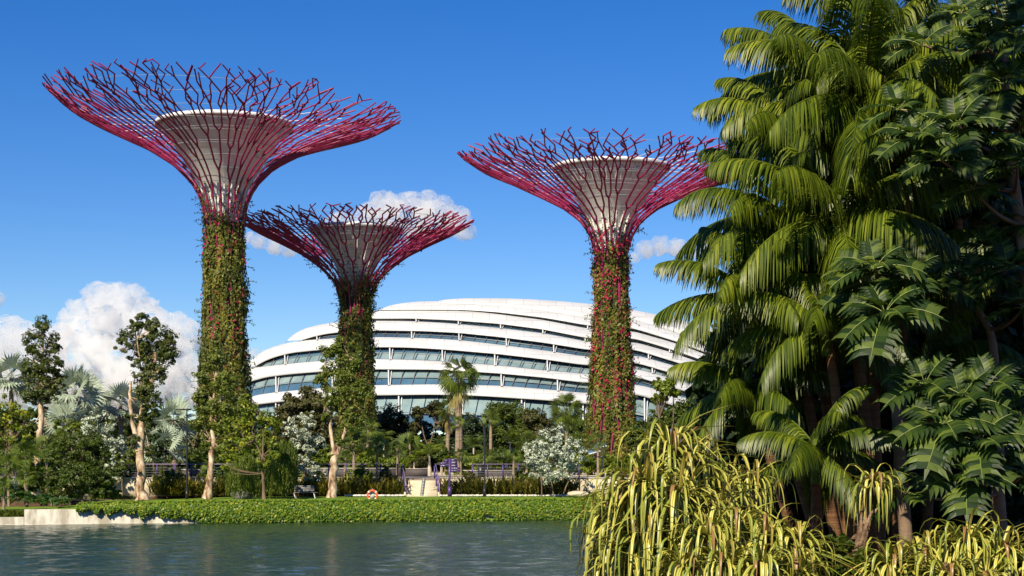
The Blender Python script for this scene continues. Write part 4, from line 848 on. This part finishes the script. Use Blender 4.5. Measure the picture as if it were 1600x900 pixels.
M['dryfrond'] = leafmat('dead palm leaflets', [(.10, .05, .025), (.20, .11, .05), (.28, .18, .09)], .8, .15, tcol=(.4, .2, .1))
M['bread'] = leafmat('breadfruit leaves', [(.008, .022, .004), (.014, .034, .005), (.032, .058, .008), (.11, .15, .02)], .5, .2, spec=.3, patch=.15, tcol=(.25, .5, .04))
M['jungle'] = leafmat('shade-coloured jungle leaves', [(.006, .013, .004), (.012, .024, .006), (.022, .038, .008)], .5, .05, spec=.25)  # near-black greens: the deep shade between the plants is put into the colour
M['fibre'] = surf('shaggy fibre stem', [(.10, .055, .03), (.22, .14, .08), (.30, .20, .13)], 6, .95, 1.)
M['redbark'] = surf('red brown palm stem', [(.10, .045, .02), (.22, .11, .05)], 2, .8, .5, mscale=(.5, .5, 9))
def strap_head(c, n, L, name='leaf_head', parent=None, wid=.062, elmin=-.5, down=1.):
    Vs, Fs, Us = [], [], []; K = 10
    for i in range(n):
        u = (i+.5)/n; el = 1.35-(1.35-elmin)*u**.65+RNG.normal(0, .1); az = i*2.39996+RNG.uniform(-.25, .25); l = L*RNG.uniform(.7, 1.12)*(.8+.25*u)
        h = np.array((math.cos(az), math.sin(az), 0)); s = np.array((-math.sin(az), math.cos(az), 0)); p = c+h*.06*L; a = el; b = len(Vs)
        fold = RNG.uniform(.2, .5)*(1.2-.5*u); sharp = RNG.uniform(.4, 1.); tgt = -RNG.uniform(1.25, 1.55) if RNG.random() < .88*down else RNG.uniform(-.6, .6); wdt = wid*RNG.uniform(.5, 1.25); yaw = RNG.normal(0, .25)
        for k in range(K):
            f = k/(K-1); w_ = wdt*(.55+.45*min(1, f*5))*(1-max(0, f-.55)/.45)**.75+.003
            g = (f-fold)/(.09+.22*(1-sharp)); a = el+(tgt-el)*(1/(1+math.exp(-g*2.2)))-.15*f
            nv = -h*math.sin(a)+np.array((0, 0, 1))*math.cos(a)
            sd_ = nrm(s+h*yaw*f)
            Vs += [p-sd_*w_/2+nv*w_*.22, p, p+sd_*w_/2+nv*w_*.22]; Us += [(0, f), (.5, f), (1, f)]
            p = p+(h*math.cos(a)+np.array((0, 0, 1))*math.sin(a)+s*yaw*.25*f)*l/(K-1)
        for k in range(K-1): q = b+3*k; Fs += [(q, q+1, q+4, q+3), (q+1, q+2, q+5, q+4)]
    return mesh(name, np.array(Vs), np.array(Fs), M['strap'], parent, True, np.array(Us))
def pandanus(label, base, heads, stems=True, wid=.052, L=1.15):
    root = thing('variegated_pandanus', base, label, 'pandanus'); base = np.array(base, float); sm = MB()
    for (px, py, Y, n, l, em) in heads:
        c = P(px, py, Y)
        if stems:
            md = (base+c)/2+np.array((RNG.uniform(-.1, .1), RNG.uniform(-.1, .1), -.15)); pt = quadbez(base, md, c, 9); sm.tube(pt, np.linspace(.09, .07, 9)*RNG.uniform(.85, 1.2, 9), 8)
            for _ in range(60):   # leaf-base stubs
                q = pt[RNG.integers(3, 9)]+rvec(1)[0]*.05; d = rvec(1)[0]*np.array((1, 1, .5)); sm.add(*leaves(np.array([q+d*.06]), rvec(1), .16, .4))
        strap_head(c, int(n*1.35), l*L, parent=root, wid=wid, elmin=em)
    if stems: sm.build('stem', M['fibre'], root)
    return root
pandanus('largest pandanus, a tall dome of drooping yellow striped strap leaves at the water edge', (P(1075, 0, 24.6)[0], 24.6, 1.9),
    [(1048, 702, 24.2, 64, 1.0, -.3), (1008, 752, 23.6, 74, 1.0, -.8), (1090, 728, 24.6, 60, .95, -.7), (1125, 772, 24.5, 60, .85, -.8), (985, 770, 24.3, 60, .95, -.8), (1060, 770, 23.4, 60, 1.2, -.9), (955, 805, 24.4, 60, .95, -1.), (1005, 830, 23.6, 56, 1.1, -1.), (1120, 800, 24., 50, 1.1, -1.), (985, 878, 23.8, 40, 1.0, -.9), (1050, 860, 23.7, 40, 1., -.9), (955, 868, 24.2, 36, .7, -.9)], L=1.25)
pandanus('tall slender pandanus with a brown shaggy stem, right of the largest pandanus', (P(1172, 0, 25.2)[0], 25.2, 2.1), [(1176, 742, 25.2, 34, .85, -.9)], wid=.05)
pandanus('broad low pandanus clump in the middle foreground, right of the largest pandanus', (P(1180, 0, 22.6)[0], 22.6, 1.8),
    [(1105, 835, 22.6, 60, 1., -.3), (1150, 822, 22.9, 60, 1.0, -.4), (1200, 840, 22.7, 64, 1., -.4), (1245, 850, 22.8, 56, .95, -.5), (1130, 880, 22.2, 56, 1., -.5), (1190, 885, 22.0, 60, 1., -.5), (1245, 895, 22.4, 50, .95, -.5), (1070, 885, 22.4, 50, .95, -.5)], L=1.05, wid=.052)
pandanus('broad low pandanus clump in the bottom right corner', (P(1500, 0, 22.8)[0], 22.8, 1.9),
    [(1395, 880, 22.8, 60, 1., -.3), (1440, 868, 23., 54, 1.0, -.3), (1510, 846, 22.8, 64, 1., -.3), (1565, 860, 22.7, 60, 1., -.4), (1480, 895, 22.2, 56, 1., -.5), (1540, 905, 22.2, 56, 1., -.5), (1610, 880, 22.6, 50, 1., -.5), (1385, 915, 22.4, 40, .9, -.5)], L=1.05, wid=.05)
pandanus('small hanging pandanus on a curved bare stem under the breadfruit leaves', (P(1330, 0, 24.5)[0], 24.5, 2.3), [(1362, 752, 24.5, 56, .72, -.8)], wid=.04)

def near_palm(px, py, Y, rpx, n, label, base_px=None, trunk=.085, dry=0, elr=(1.35, -.55), azc=None):
    c = P(px, py, Y); b = P(base_px or px, 0, Y+.6); b[2] = 2.2; rm = rpx*Y/FPX; root = thing('feather_palm', b, label, 'palm', None)
    md = (b+c)/2+np.array((RNG.uniform(-.2, .2), RNG.uniform(-.2, .2), 0)); MB().tube(quadbez(b, md, c, 12), np.linspace(trunk*1.2, trunk*.8, 12), 10).build('trunk', M['redbark'], root, smooth=True)
    MB().tube([c-np.array((0, 0, .55)), c-np.array((0, 0, .2)), c+np.array((0, 0, .25))], [trunk*.9, trunk*1.2, trunk*.5], 8).build('crownshaft', M['bright'], root, smooth=True)
    for i in range(n+dry):
        u = min(1, (i+.5)/n); el = elr[0]-(elr[0]-elr[1])*u**.9+RNG.normal(0, .08); az = i*2.39996+RNG.uniform(-.2, .2)
        dr = i >= n; f = featherfrond(az, el if not dr else -.35, rm*RNG.uniform(.9, 1.1)*(1 if not dr else .8), RNG.uniform(1.1, 1.7)*(1 if el > .2 else .7), .66*rm/2.3, 88, .017, 1.05)
        for q in range(len(f.V)): f.V[q] = f.V[q]+c
        f.build('frond', M['dryfrond' if dr else 'frond'], root)
    return root
near_palm(1352, 150, 27.6, 225, 17, 'tallest feather palm of the near clump, its crown touching the top of the photo', 1375, .11)
near_palm(1285, 120, 28.6, 190, 17, 'feather palm crown left of the tallest one, close under the top edge', 1380)
near_palm(1420, 60, 28.2, 210, 16, 'feather palm crown rising out of the top edge beside the breadfruit leaves', 1400)
near_palm(1310, 330, 27.2, 235, 16, 'feather palm with long arching fronds in the middle of the near clump', 1368, .10)
near_palm(1228, 190, 28.2, 150, 13, 'feather palm leaning out at the upper left of the near clump', 1330)
near_palm(1210, 330, 27.8, 175, 15, 'feather palm at the left of the near clump overlapping the red flowering supertree canopy', 1320)
near_palm(1178, 460, 27.4, 160, 15, 'feather palm reaching furthest left, beside the small cloud', 1300)
near_palm(1290, 500, 26.6, 170, 15, 'lower feather palm in front of the near clump, above the dead brown frond', 1340)
near_palm(1170, 600, 28.0, 145, 13, 'low feather palm over the largest pandanus and the right end of the dome', 1260)
near_palm(1275, 700, 26.2, 140, 12, 'lowest feather palm between the slender pandanus and the hanging pandanus', 1290)
near_palm(1500, 130, 29.5, 190, 14, 'feather palm behind the breadfruit leaves at the upper right', 1480)
near_palm(1445, 560, 28.5, 170, 12, 'shaded feather palm behind the breadfruit trees', 1440)
near_palm(1400, 400, 29.5, 200, 13, 'shaded feather palm deep in the near clump, behind the big arching fronds', 1400)

def breadleaf(L):
    """lobed leaf along +X, upper side +Z"""
    Vs, Fs = [], []; n = 6; W = L*.44
    mid = lambda u: np.array((L*u, 0, -.30*L*u*u+.10*L*u))
    for s in (-1, 1):
        for i in range(n):
            u0 = .10+.78*i/n; u1 = .10+.78*(i+1)/n+.005; um = (u0+u1)/2; reach = W*(.60+.62*math.sin(PI*(.14+.72*um)))*RNG.uniform(.9, 1.08); fw = .26*L*(.5+.5*um)
            def q(u, r): return mid(u)+np.array((fw*r**1.2*.75, s*reach*r, .10*L*math.sin(r*2.2)-.13*L*r*r))
            b = len(Vs); Vs += [mid(u0), mid(u1), q(u1-.002, .48)+np.array((0, 0, -.008*L)), q(u0+.002, .48)+np.array((0, 0, -.008*L)), q(um+.055, .78), q(um-.055, .78), q(um+.03, 1.04)]
            # crest along the lobe so it catches light on one side
            Vs += [q(um, .48)+np.array((0, 0, .007*L))]
            Fs += [(b, b+1, b+2, b+7), (b, b+7, b+3, b+3), (b+7, b+2, b+4, b+4), (b+3, b+7, b+5, b+5), (b+7, b+4, b+6, b+5)] if s > 0 else [(b+7, b+2, b+1, b), (b+3, b+7, b, b), (b+4, b+2, b+7, b+7), (b+5, b+7, b+3, b+3), (b+5, b+6, b+4, b+7)]
    b = len(Vs); e = mid(.86); Vs += [mid(.84)+np.array((0, -W*.16, 0)), mid(1.12), mid(.84)+np.array((0, W*.16, 0)), mid(.80)]; Fs.append((b, b+1, b+2, b+3))
    mb = MB(); mb.add(np.array(Vs), np.array([f if len(f) == 4 else (*f, f[2]) for f in Fs]))
    rib = [mid(u)+np.array((0, 0, .012)) for u in np.linspace(-.22, 1, 7)]; rb = MB().tube(rib, np.linspace(.008, .003, 7)*(L/.6), 4)
    return mb, rb
M['rib'] = surf('pale leaf rib', [(.16, .22, .05), (.24, .28, .08)], 3, .5)
BL = [breadleaf(.6) for _ in range(4)]
def rosette(c, n, L, parent, tiltdir=None):
    mb = MB(); ax = np.array(tiltdir if tiltdir is not None else (-.25, -.45, 1.)); ax = nrm(ax); e1 = nrm(np.cross(ax, (1, 0, .1))); e2 = np.cross(ax, e1)
    for i in range(n):
        a, r_ = BL[RNG.integers(4)]; az = i*2.39996+RNG.uniform(-.2, .2); u = (i+.5)/n; el = 1.05-1.25*u+RNG.normal(0, .08); sc = L/.6*(.65+.45*u)*RNG.uniform(.9, 1.1)
        h = e1*math.cos(az)+e2*math.sin(az); x = h*math.cos(el)+ax*math.sin(el); y = np.cross(ax, h); roll = RNG.normal(0, .15); z = np.cross(x, y); y2 = y*math.cos(roll)+z*math.sin(roll); z2 = np.cross(x, y2)
        Rm = np.stack([x, y2, z2], 1)*sc; st = .12*sc
        for V_, F_ in zip(a.V, a.F): 
            W_ = V_@Rm.T+c+x*.12*sc*1.3; W_[:, 2] -= (np.hypot(W_[:, 0]-c[0], W_[:, 1]-c[1])**2)*.22; mb.add(W_, F_, m=0)
        for V_, F_ in zip(r_.V, r_.F):
            W_ = V_@Rm.T+c+x*.12*sc*1.3; W_[:, 2] -= (np.hypot(W_[:, 0]-c[0], W_[:, 1]-c[1])**2)*.22; mb.add(W_, F_, m=1)
    mb.build('leaf_rosette', [M['bread'], M['rib']], parent)
def breadtree(label, base, trunkpts, ros, Y):
    b = P(base[0], 0, Y+.4); b[2] = 2.3; root = thing('breadfruit_tree', b, label, 'tree'); tb = MB(); tp = [b]+[P(x, y, Y+.3) for x, y in trunkpts]
    u = np.linspace(0, len(tp)-1, 14); q = np.stack([np.interp(u, range(len(tp)), np.array(tp)[:, i]) for i in range(3)], 1); tb.tube(q, np.linspace(.11, .04, 14), 9)
    for (px, py, dy, n, L) in ros:
        c = P(px, py, Y+dy); src = min(q, key=lambda t_: np.linalg.norm(t_-c)+max(0, (t_[2]-c[2]))*2); md = (src+c)/2+np.array((0, 0, -.2)); tb.tube(quadbez(src, md, c, 7), np.linspace(.035, .018, 7), 6)
    tb.build('trunk', M['bark_pale' if False else 'bark2'], root, smooth=True)
    for (px, py, dy, n, L) in ros: rosette(P(px, py, Y+dy), n, L, root)
M['bark2'] = surf('grey brown bark', [(.14, .09, .06), (.26, .18, .12)], 3, .85, .4)
breadtree('breadfruit tree in the middle with a single large rosette above a green fruit', (1420,), [(1400, 620), (1385, 520), (1378, 430)], [(1383, 488, -1.6, 10, .62), (1368, 418, -1.2, 9, .55), (1350, 440, -.8, 7, .5), (1425, 430, -.8, 7, .5)], 26.2)
breadtree('breadfruit tree with glossy leaves at the right, its bare stem crossing the right edge', (1640,), [(1600, 390), (1575, 220), (1570, 110), (1560, 20)],
    [(1495, 195, -1., 11, .58), (1430, 215, -1., 9, .52), (1405, 170, -.6, 8, .48), (1470, 250, -1.2, 9, .5), (1545, 215, -.8, 9, .52), (1570, 130, -.4, 10, .55), (1540, 70, 0, 9, .5), (1595, 50, -.4, 10, .55), (1560, 15, 0, 9, .5), (1440, 70, 0, 8, .5), (1590, 260, -1, 9, .55), (1520, 295, -.6, 8, .5), (1500, 20, .2, 6, .42), (1610, 180, -.4, 9, .5)], 26.)
breadtree('breadfruit tree with layered rosettes at the right, halfway up', (1560,), [(1560, 640), (1550, 520), (1500, 440)],
    [(1455, 440, -.8, 8, .5), (1520, 430, -.6, 8, .48), (1575, 420, -.9, 9, .52), (1600, 480, -.8, 8, .5), (1545, 390, -.4, 7, .45), (1595, 350, -.5, 8, .5)], 27.)
breadtree('low breadfruit tree with broad lobed leaves above the bottom right pandanus', (1570,), [(1560, 760), (1540, 700), (1510, 650)],
    [(1445, 600, -1., 9, .52), (1500, 625, -1.2, 10, .56), (1545, 600, -1., 9, .52), (1475, 660, -1.5, 10, .58), (1530, 690, -1.6, 11, .62), (1510, 740, -1.6, 10, .58), (1590, 650, -1., 8, .5), (1415, 770, -1., 7, .45), (1600, 740, -1., 6, .5)], 25.6)
s = bpy.data.objects
fr = thing('breadfruit', P(1384, 512, 24.5), 'green fruit hanging under the large middle rosette', 'fruit'); V0, F0 = ico(2); MB().add(V0*np.array((.07, .07, .085))+P(1386, 506, 24.5), F0).build('fruit_skin', M['bright'], fr, smooth=True)
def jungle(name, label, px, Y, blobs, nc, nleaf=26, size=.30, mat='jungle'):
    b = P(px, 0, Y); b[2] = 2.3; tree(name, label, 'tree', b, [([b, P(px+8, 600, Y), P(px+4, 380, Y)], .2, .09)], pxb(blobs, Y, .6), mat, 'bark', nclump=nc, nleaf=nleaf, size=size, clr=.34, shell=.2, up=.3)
jungle('dense_tree', 'dense tree with shade-coloured leaves filling the clump behind the tallest feather palm', 1400, 31.5, [(1330, 300, 90, 110), (1420, 300, 90, 110), (1330, 190, 70, 80), (1410, 150, 60, 80), (1250, 270, 60), (1290, 420, 90), (1400, 470, 110), (1370, 220, 60, 70), (1250, 420, 60, 70)], 700, 26)
jungle('dense_tree', 'dense tree with shade-coloured leaves behind the breadfruit tree at the right edge', 1560, 31.0, [(1560, 330, 90, 110), (1500, 320, 80, 90), (1600, 200, 60, 90), (1540, 470, 110), (1610, 430, 90, 110), (1500, 200, 50, 60), (1590, 90, 40, 50), (1450, 230, 50)], 750, 26)
jungle('dense_tree', 'dense tree with shade-coloured leaves low behind the low feather palms', 1230, 31.5, [(1200, 560, 80, 80), (1150, 640, 70, 60), (1260, 650, 90, 90), (1230, 760, 100, 90), (1130, 720, 60, 60), (1115, 590, 36), (1120, 660, 44), (1170, 520, 45), (1300, 560, 90), (1190, 480, 50), (1320, 740, 100, 90)], 800, 26)
jungle('dense_tree', 'dense tree with shade-coloured leaves low behind the low breadfruit tree', 1500, 31., [(1440, 640, 100), (1540, 640, 100), (1620, 620, 90, 110), (1420, 780, 100, 80), (1520, 790, 100, 80), (1610, 790, 90, 90), (1380, 600, 80)], 800, 26)
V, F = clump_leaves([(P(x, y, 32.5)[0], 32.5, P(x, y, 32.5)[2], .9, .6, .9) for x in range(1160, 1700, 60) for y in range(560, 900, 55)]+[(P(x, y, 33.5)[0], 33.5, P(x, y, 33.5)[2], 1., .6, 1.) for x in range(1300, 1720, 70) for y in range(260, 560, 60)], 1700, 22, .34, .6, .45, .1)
tag(MB().add(V, F).build('undergrowth', M['jungle'], None, loc=P(1450, 700, 32.5)), 'undergrowth with shade-coloured leaves filling the depths of the near jungle', 'undergrowth', kind='stuff')
# unseen tree added just right of the frame to block the sun; its crown hangs over the jungle and shades its right half
tree('added_shade_tree', 'unseen tall tree added just outside the right edge to shade the jungle', 'tree', (7.6, 17., 2.3), [([(7.6, 17, 2.), (7.2, 17.3, 8), (5.6, 17.8, 13)], .3, .12), ([(7.3, 17.2, 7), (7.8, 17.6, 12), (7, 18, 17)], .16, .08)],
     [(4.2, 18, 13.2, 1.5), (5.8, 18, 12.6, 1.7), (7.4, 18, 13, 1.8), (5.2, 18, 15.5, 1.8), (7.2, 18, 16, 2.), (4.8, 18.4, 17.6, 1.5), (6.6, 18, 18.4, 2.)], 'dark', nclump=165, nleaf=44, size=.28, clr=.34, shell=.3)
# low leafy ground plants between the pandanus clumps
V, F = clump_leaves(pxb([(1335, 870, 26), (1300, 890, 24), (1365, 895, 26), (1320, 850, 14), (1290, 845, 12)], 23.2), 90, 20, .13, .6, .3, .3); tag(MB().add(V, F).build('ground_creeper', M['green'], None, loc=P(1335, 880, 23.2)), 'small green creeper leaves between the two low pandanus clumps', 'creeper', kind='stuff')
dl = thing('dead_branch', P(1330, 880, 23.6), 'crooked bare dead branch above the creeper between the pandanus clumps', 'branch'); MB().tube([P(1300, 885, 23.6), P(1318, 862, 23.5), P(1345, 850, 23.6), P(1352, 826, 23.9), P(1362, 800, 24.2)], [.05, .045, .035, .03, .02], 7).build('wood', M['fibre'], dl)

# ------------------------------------------------------------------ people, street furniture
def person(px, Y, h, label, top, legs, hair, facing=0., bag=None):
    c = P(px, 0, Y); c[2] = 3.0+(Y-144)*.0042+.012 if Y > 160 else 3.09; root = thing('person', c, label, 'person'); s_ = h/1.7; ca, sa = math.cos(facing), math.sin(facing)
    def w_(x, y, z): return c+np.array((x*ca-y*sa, x*sa+y*ca, z))*s_
    import bmesh
    J = {'pel': (0, 0, .93, .135), 'wai': (0, .01, 1.08, .115), 'che': (0, 0, 1.3, .15), 'nek': (0, .01, 1.44, .055), 'hed': (0, -.01, 1.55, .085), 'top': (0, 0, 1.66, .075),
         'hl': (.09, 0, .88, .095), 'kl': (.10, -.03, .48, .062), 'al': (.11, .04, .08, .042), 'tl': (.12, -.10, .03, .035), 'hr': (-.09, 0, .88, .095), 'kr': (-.10, .02, .48, .062), 'ar': (-.11, .10, .08, .042), 'tr': (-.12, -.03, .03, .035),
         'sl': (.18, 0, 1.38, .058), 'el': (.24, .03, 1.12, .042), 'wl': (.24, -.10, .92, .03), 'fl': (.24, -.14, .83, .028), 'sr': (-.18, 0, 1.38, .058), 'er': (-.25, .04, 1.12, .042), 'wr': (-.24, -.06, .9, .03), 'fr': (-.24, -.09, .81, .028)}
    E = [('pel', 'wai'), ('wai', 'che'), ('che', 'nek'), ('nek', 'hed'), ('hed', 'top'), ('pel', 'hl'), ('hl', 'kl'), ('kl', 'al'), ('al', 'tl'), ('pel', 'hr'), ('hr', 'kr'), ('kr', 'ar'), ('ar', 'tr'), ('che', 'sl'), ('sl', 'el'), ('el', 'wl'), ('wl', 'fl'), ('che', 'sr'), ('sr', 'er'), ('er', 'wr'), ('wr', 'fr')]
    def skin(sub, name, mat, keys, grow=1., shift=0.):
        ks = list(keys); me = bpy.data.meshes.new(name); me.from_pydata([tuple(w_(*J[k][:3])-c) for k in ks], [(ks.index(a), ks.index(b)) for a, b in E if a in ks and b in ks], [])
        o = bpy.data.objects.new(name, me); C.objects.link(o); o.parent = root; o.modifiers.new('s', 'SKIN'); sv = me.skin_vertices[0].data
        for i, k in enumerate(ks): r = J[k][3]*grow*s_; sv[i].radius = (r, r*(.85 if k in ('pel', 'wai', 'che') else 1)); sv[i].use_root = (i == 0)
        m_ = o.modifiers.new('u', 'SUBSURF'); m_.levels = sub; m_.render_levels = sub; me.materials.append(mat); return o
    skin(2, 'body', M['skin'], J.keys())
    skin(2, 'shirt', top, ['wai', 'che', 'sl', 'sr', 'el', 'er', 'pel'], 1.13); skin(2, 'trousers', legs, ['pel', 'hl', 'kl', 'al', 'hr', 'kr', 'ar'], 1.14)
    V0, F0 = ico(2); hv = V0*np.array((.095, .105, .11)); hv[:, 2] = np.maximum(hv[:, 2], -.02-.16*(V0[:, 1] > .1)); 
    MB().add(np.array([w_(x, y+.02, z+1.62) for x, y, z in hv]), F0).build('hair', hair, root, smooth=True)
    fc = MB()
    for q in (-.03, .03): fc.add(np.array([w_(x*.012+q, y*.01-.088, z*.008+1.60) for x, y, z in V0]), F0)
    fc.add(np.array([w_(x*.012, y*.02-.095, z*.02+1.57) for x, y, z in V0]), F0, m=1); fc.add(np.array([w_(x*.025, y*.008-.085, z*.006+1.53) for x, y, z in V0]), F0, m=2)
    fc.build('face', [M['black'], M['skin'], M['lips']], root)
    hb = MB()
    for sx in (-1, 1):
        for f_ in range(4): hb.tube([w_(sx*(.24), -.10-.02*f_+.03, .82), w_(sx*.24, -.12-.02*f_+.03, .77), w_(sx*.23, -.13-.018*f_+.03, .735+.004*abs(f_-1.5))], .009*s_, 5)
        hb.tube([w_(sx*.23, -.14, .84), w_(sx*.215, -.17, .80)], .01*s_, 5)
    hb.build('fingers', M['skin'], root)
    if bag:
        b_ = MB(); q = w_(-.02, .2, 1.18); V1 = V0*np.array((.16, .09, .2))+q; b_.add(V1, F0); b = b_.build('backpack', bag, None, smooth=True, loc=q); tag(b, 'purple backpack worn by the person with red brown hair', 'backpack')
def plain(name, c, rough=.8): return surf(name, [tuple(v*.85 for v in c), c], 4, rough)
M['skin'] = plain('skin', (.45, .27, .18), .5); M['lips'] = plain('lips', (.35, .12, .1)); M['denim'] = plain('denim', (.04, .08, .17)); M['darkcloth'] = plain('dark cloth', (.02, .02, .035)); M['redcloth'] = plain('red brown cloth', (.22, .06, .05))
M['hair1'] = plain('red brown hair', (.18, .06, .02)); M['hair2'] = plain('black hair', (.015, .012, .012)); M['bagp'] = plain('purple cloth', (.12, .03, .2))
person(787.5, 186, 1.66, 'person in blue jeans with red brown hair and a purple bag on the terrace', M['redcloth'], M['denim'], M['hair1'], PI, M['bagp'])
person(791.5, 185.4, 1.74, 'person in a dark top and dark jeans walking beside the one with red brown hair', M['darkcloth'], M['denim'], M['hair2'], PI+.2)
# life ring on its stand
c = P(582, 774, 134.2); s = thing('life_ring_stand', (c[0], 134.3, 1.5), 'dark thin post carrying the orange life ring on the lawn', 'stand')
MB().box(c[0]-.04, c[0]+.04, 134.30, 134.36, 1.4, 2.3).build('post', M['grey_metal'], s); MB().box(c[0]-.18, c[0]+.18, 134.27, 134.298, 1.55, 2.1).build('back_plate', M['pebble'], s)
s = thing('life_ring', (c[0], 134.15, c[2]), 'orange life ring with white bands on the lawn above the hedge', 'life ring')
def torus(c, Rr, r, a0, a1, n=40):
    pt = [(c[0]+Rr*math.cos(a), c[1], c[2]+Rr*math.sin(a)) for a in np.linspace(a0, a1, n)]; return MB().tube(pt, r, 10)
cc = (c[0], 134.12, c[2]); torus(cc, .37, .095, 0, 2*PI).build('ring', M['orange'], s, smooth=True)
for k in range(4): torus(cc, .37, .101, PI/4+k*PI/2-.13, PI/4+k*PI/2+.13, 5).build('white_band', M['white_paint'], s, smooth=True)
# bench, boulder, litter bin
c = P(476, 776, 135.2); bx = c[0]; by = 135.2; bz = hgt(bx, by)
s = thing('park_bench', (bx, by, bz), 'grey slatted bench with pale metal legs beside the forked paperbark', 'bench')
st = MB(); 
for k in range(4): st.box(bx-.8, bx+1.0, by-.3+.14*k, by-.18+.14*k, bz+.45, bz+.49)
st.build('seat', M['bench'], s); bk = MB()
for k in range(4): bk.box(bx-.85, bx+.72, by+.26+.02*k, by+.30+.02*k, bz+.54+.12*k, bz+.645+.12*k)
bk.build('backrest', M['bench'], s)
for x in (-.7, .85): MB().tube([(bx+x, by-.28, bz), (bx+x-.12, by-.22, bz+.44), (bx+x-.1, by+.3, bz+.46), (bx+x, by+.36, bz)], .03, 5).build('leg', M['white_paint'], s)
def boulder(px, py, Y, r, lab, mat='grey_metal', sc=(1.6, 1, .75)):
    c = P(px, py, Y); V0, F0 = ico(3); V = np.array([v*(1+.35*noise.noise(Vector(v)*1.6+Vector((px, 0, 0)))) for v in V0])*r*np.array(sc)+c; tag(MB().add(V, F0).build('boulder', M[mat], None, smooth=True, loc=c), lab, 'boulder')
M['rock'] = surf('grey rock', [(.12, .12, .115), (.26, .25, .24)], 1.5, .9, .6)
boulder(378, 774, 136, .55, 'grey boulder on the lawn under the weeping tree', 'rock'); boulder(903, 772, 136, .5, 'pale boulder at the lawn edge half behind the largest pandanus', 'sandstone', (1.6, 1, .5))
c = P(752, 738, 146.5); s = thing('litter_bin', (c[0], 146.5, 3.01), 'black litter bin on the terrace left of the street lamp', 'bin'); MB().box(c[0]-.3, c[0]+.25, 146.2, 146.8, 3.02, 4.1).build('body', M['black'], s); MB().box(c[0]-.34, c[0]+.29, 146.16, 146.84, 4.102, 4.2).build('lid', M['darkstone'], s)
# lamps
def lamp(px, Y, base_py, top_py, label, curve=True):
    c = P(px, base_py, Y); k = Y/FPX; zt = P(0, top_py, Y)[2]; z0 = hgt(c[0], Y) if Y < 143 else 3.0; s = thing('street_lamp', (c[0], Y, z0), label, 'street lamp')
    if curve: pt = [(c[0], Y, z0), (c[0], Y, zt-1.3), (c[0]-.08, Y, zt-.75), (c[0]-.25, Y, zt-.35), (c[0]-.5, Y, zt-.1), (c[0]-.85, Y, zt)]
    else: pt = [(c[0], Y, z0), (c[0], Y, (z0+zt)/2), (c[0], Y, zt)]
    MB().tube(pt, [.10 if curve else .085]*2+[.05]*(len(pt)-2), 8).build('pole', M['black'], s, smooth=True)
    MB().tube([(c[0], Y, z0), (c[0], Y, z0+.9)], .13, 8, cap=True).build('base', M['black'], s, smooth=True)
    if curve: MB().box(pt[-1][0]-.35, pt[-1][0]+.05, Y-.1, Y+.1, zt-.05, zt+.04).build('lamp_head', M['black'], s)
    else: MB().box(pt[-1][0]-.35, pt[-1][0]+.35, Y-.18, Y+.18, zt+.002, zt+.12).box(pt[-1][0]-.9, pt[-1][0]-.36, Y-.1, Y+.1, zt+.02, zt+.1).build('lamp_head', M['black'], s)
lamp(757, 139.2, 776, 651, 'black street lamp with a curved arm behind the lawn, right of the signpost')
lamp(292, 138.5, 777, 641, 'straight black lamp post in front of the tallest supertree', False)
lamp(941, 150, 748, 715, 'short dark post lamp behind the largest pandanus, under the shelter', False)
# signpost
c = P(702.5, 776, 139.3); x = c[0]; y = 139.3; z0 = 1.62; s = thing('signpost', (x, y, z0), 'purple fingerpost with stacked direction blades to the right of the steps', 'signpost')
MB().box(x-.085, x+.085, y-.085, y+.085, z0, 4.66).build('post', M['purple'], s); MB().box(x-.15, x+.15, y-.15, y+.15, z0, z0+.75).build('base', M['purple'], s)
k = 139.3/FPX
for (a, b_, t_, bt, mk) in ((.09, .60, 717, 720.4, 1), (.09, .62, 721.0, 725, 2), (.09, .66, 725.6, 729.5, 2), (.09, .88, 730.1, 733.3, 3), (.09, .88, 733.9, 737.2, 1), (-.45, -.09, 718, 722, 0), (-.78, -.09, 722.4, 725.4, 1), (-.78, -.09, 726.0, 729.3, 2)):
    za, zb = P(0, bt, y)[2], P(0, t_, y)[2]; bl = MB().box(x+a, x+b_, y-.11, y-.07, za, zb).build('blade', M['purple'], s)
    mm = MB(); xs0, xs1 = sorted((x+a, x+b_)); h = zb-za
    pass
    for q in range(mk): mm.box(xs0+.08+q*.17, min(xs1-.03, xs0+.19+q*.17), y-.115, y-.112, za+h*.4, za+h*.58)
    mm.build('lettering', M['white_paint'], bl)
# shelter with blue roof
s = thing('shelter', P(930, 745, 175)*np.array((1, 1, 0))+np.array((0, 0, 3.1)), 'open shelter with two slanted blue grey roof sheets behind the largest pandanus', 'shelter')
for (a, b_, p0, p1, dy) in ((925, 948, 703, 699, 0), (920, 938, 712, 707, -1.5)):
    A, B = P(a, p0, 175+dy), P(b_, p1, 175+dy); d = np.array((0, 3., .5)); u = np.array((0, 0, .10))
    MB().add([A, B, B+d, A+d, A+u, B+u, B+d+u, A+d+u], [(0, 3, 2, 1), (4, 5, 6, 7), (0, 1, 5, 4), (1, 2, 6, 5), (2, 3, 7, 6), (3, 0, 4, 7)]).build('roof', M['roof_blue'], s)
    MB().tube([A+u*1.3, B+u*1.3], .06, 5).build('roof_edge', M['white_paint'], s)
    MB().tube([(A[0]+.3, A[1]+.5, 3.1), (A[0]+.3, A[1]+.5, A[2])], .07, 6).build('post', M['black'], s)
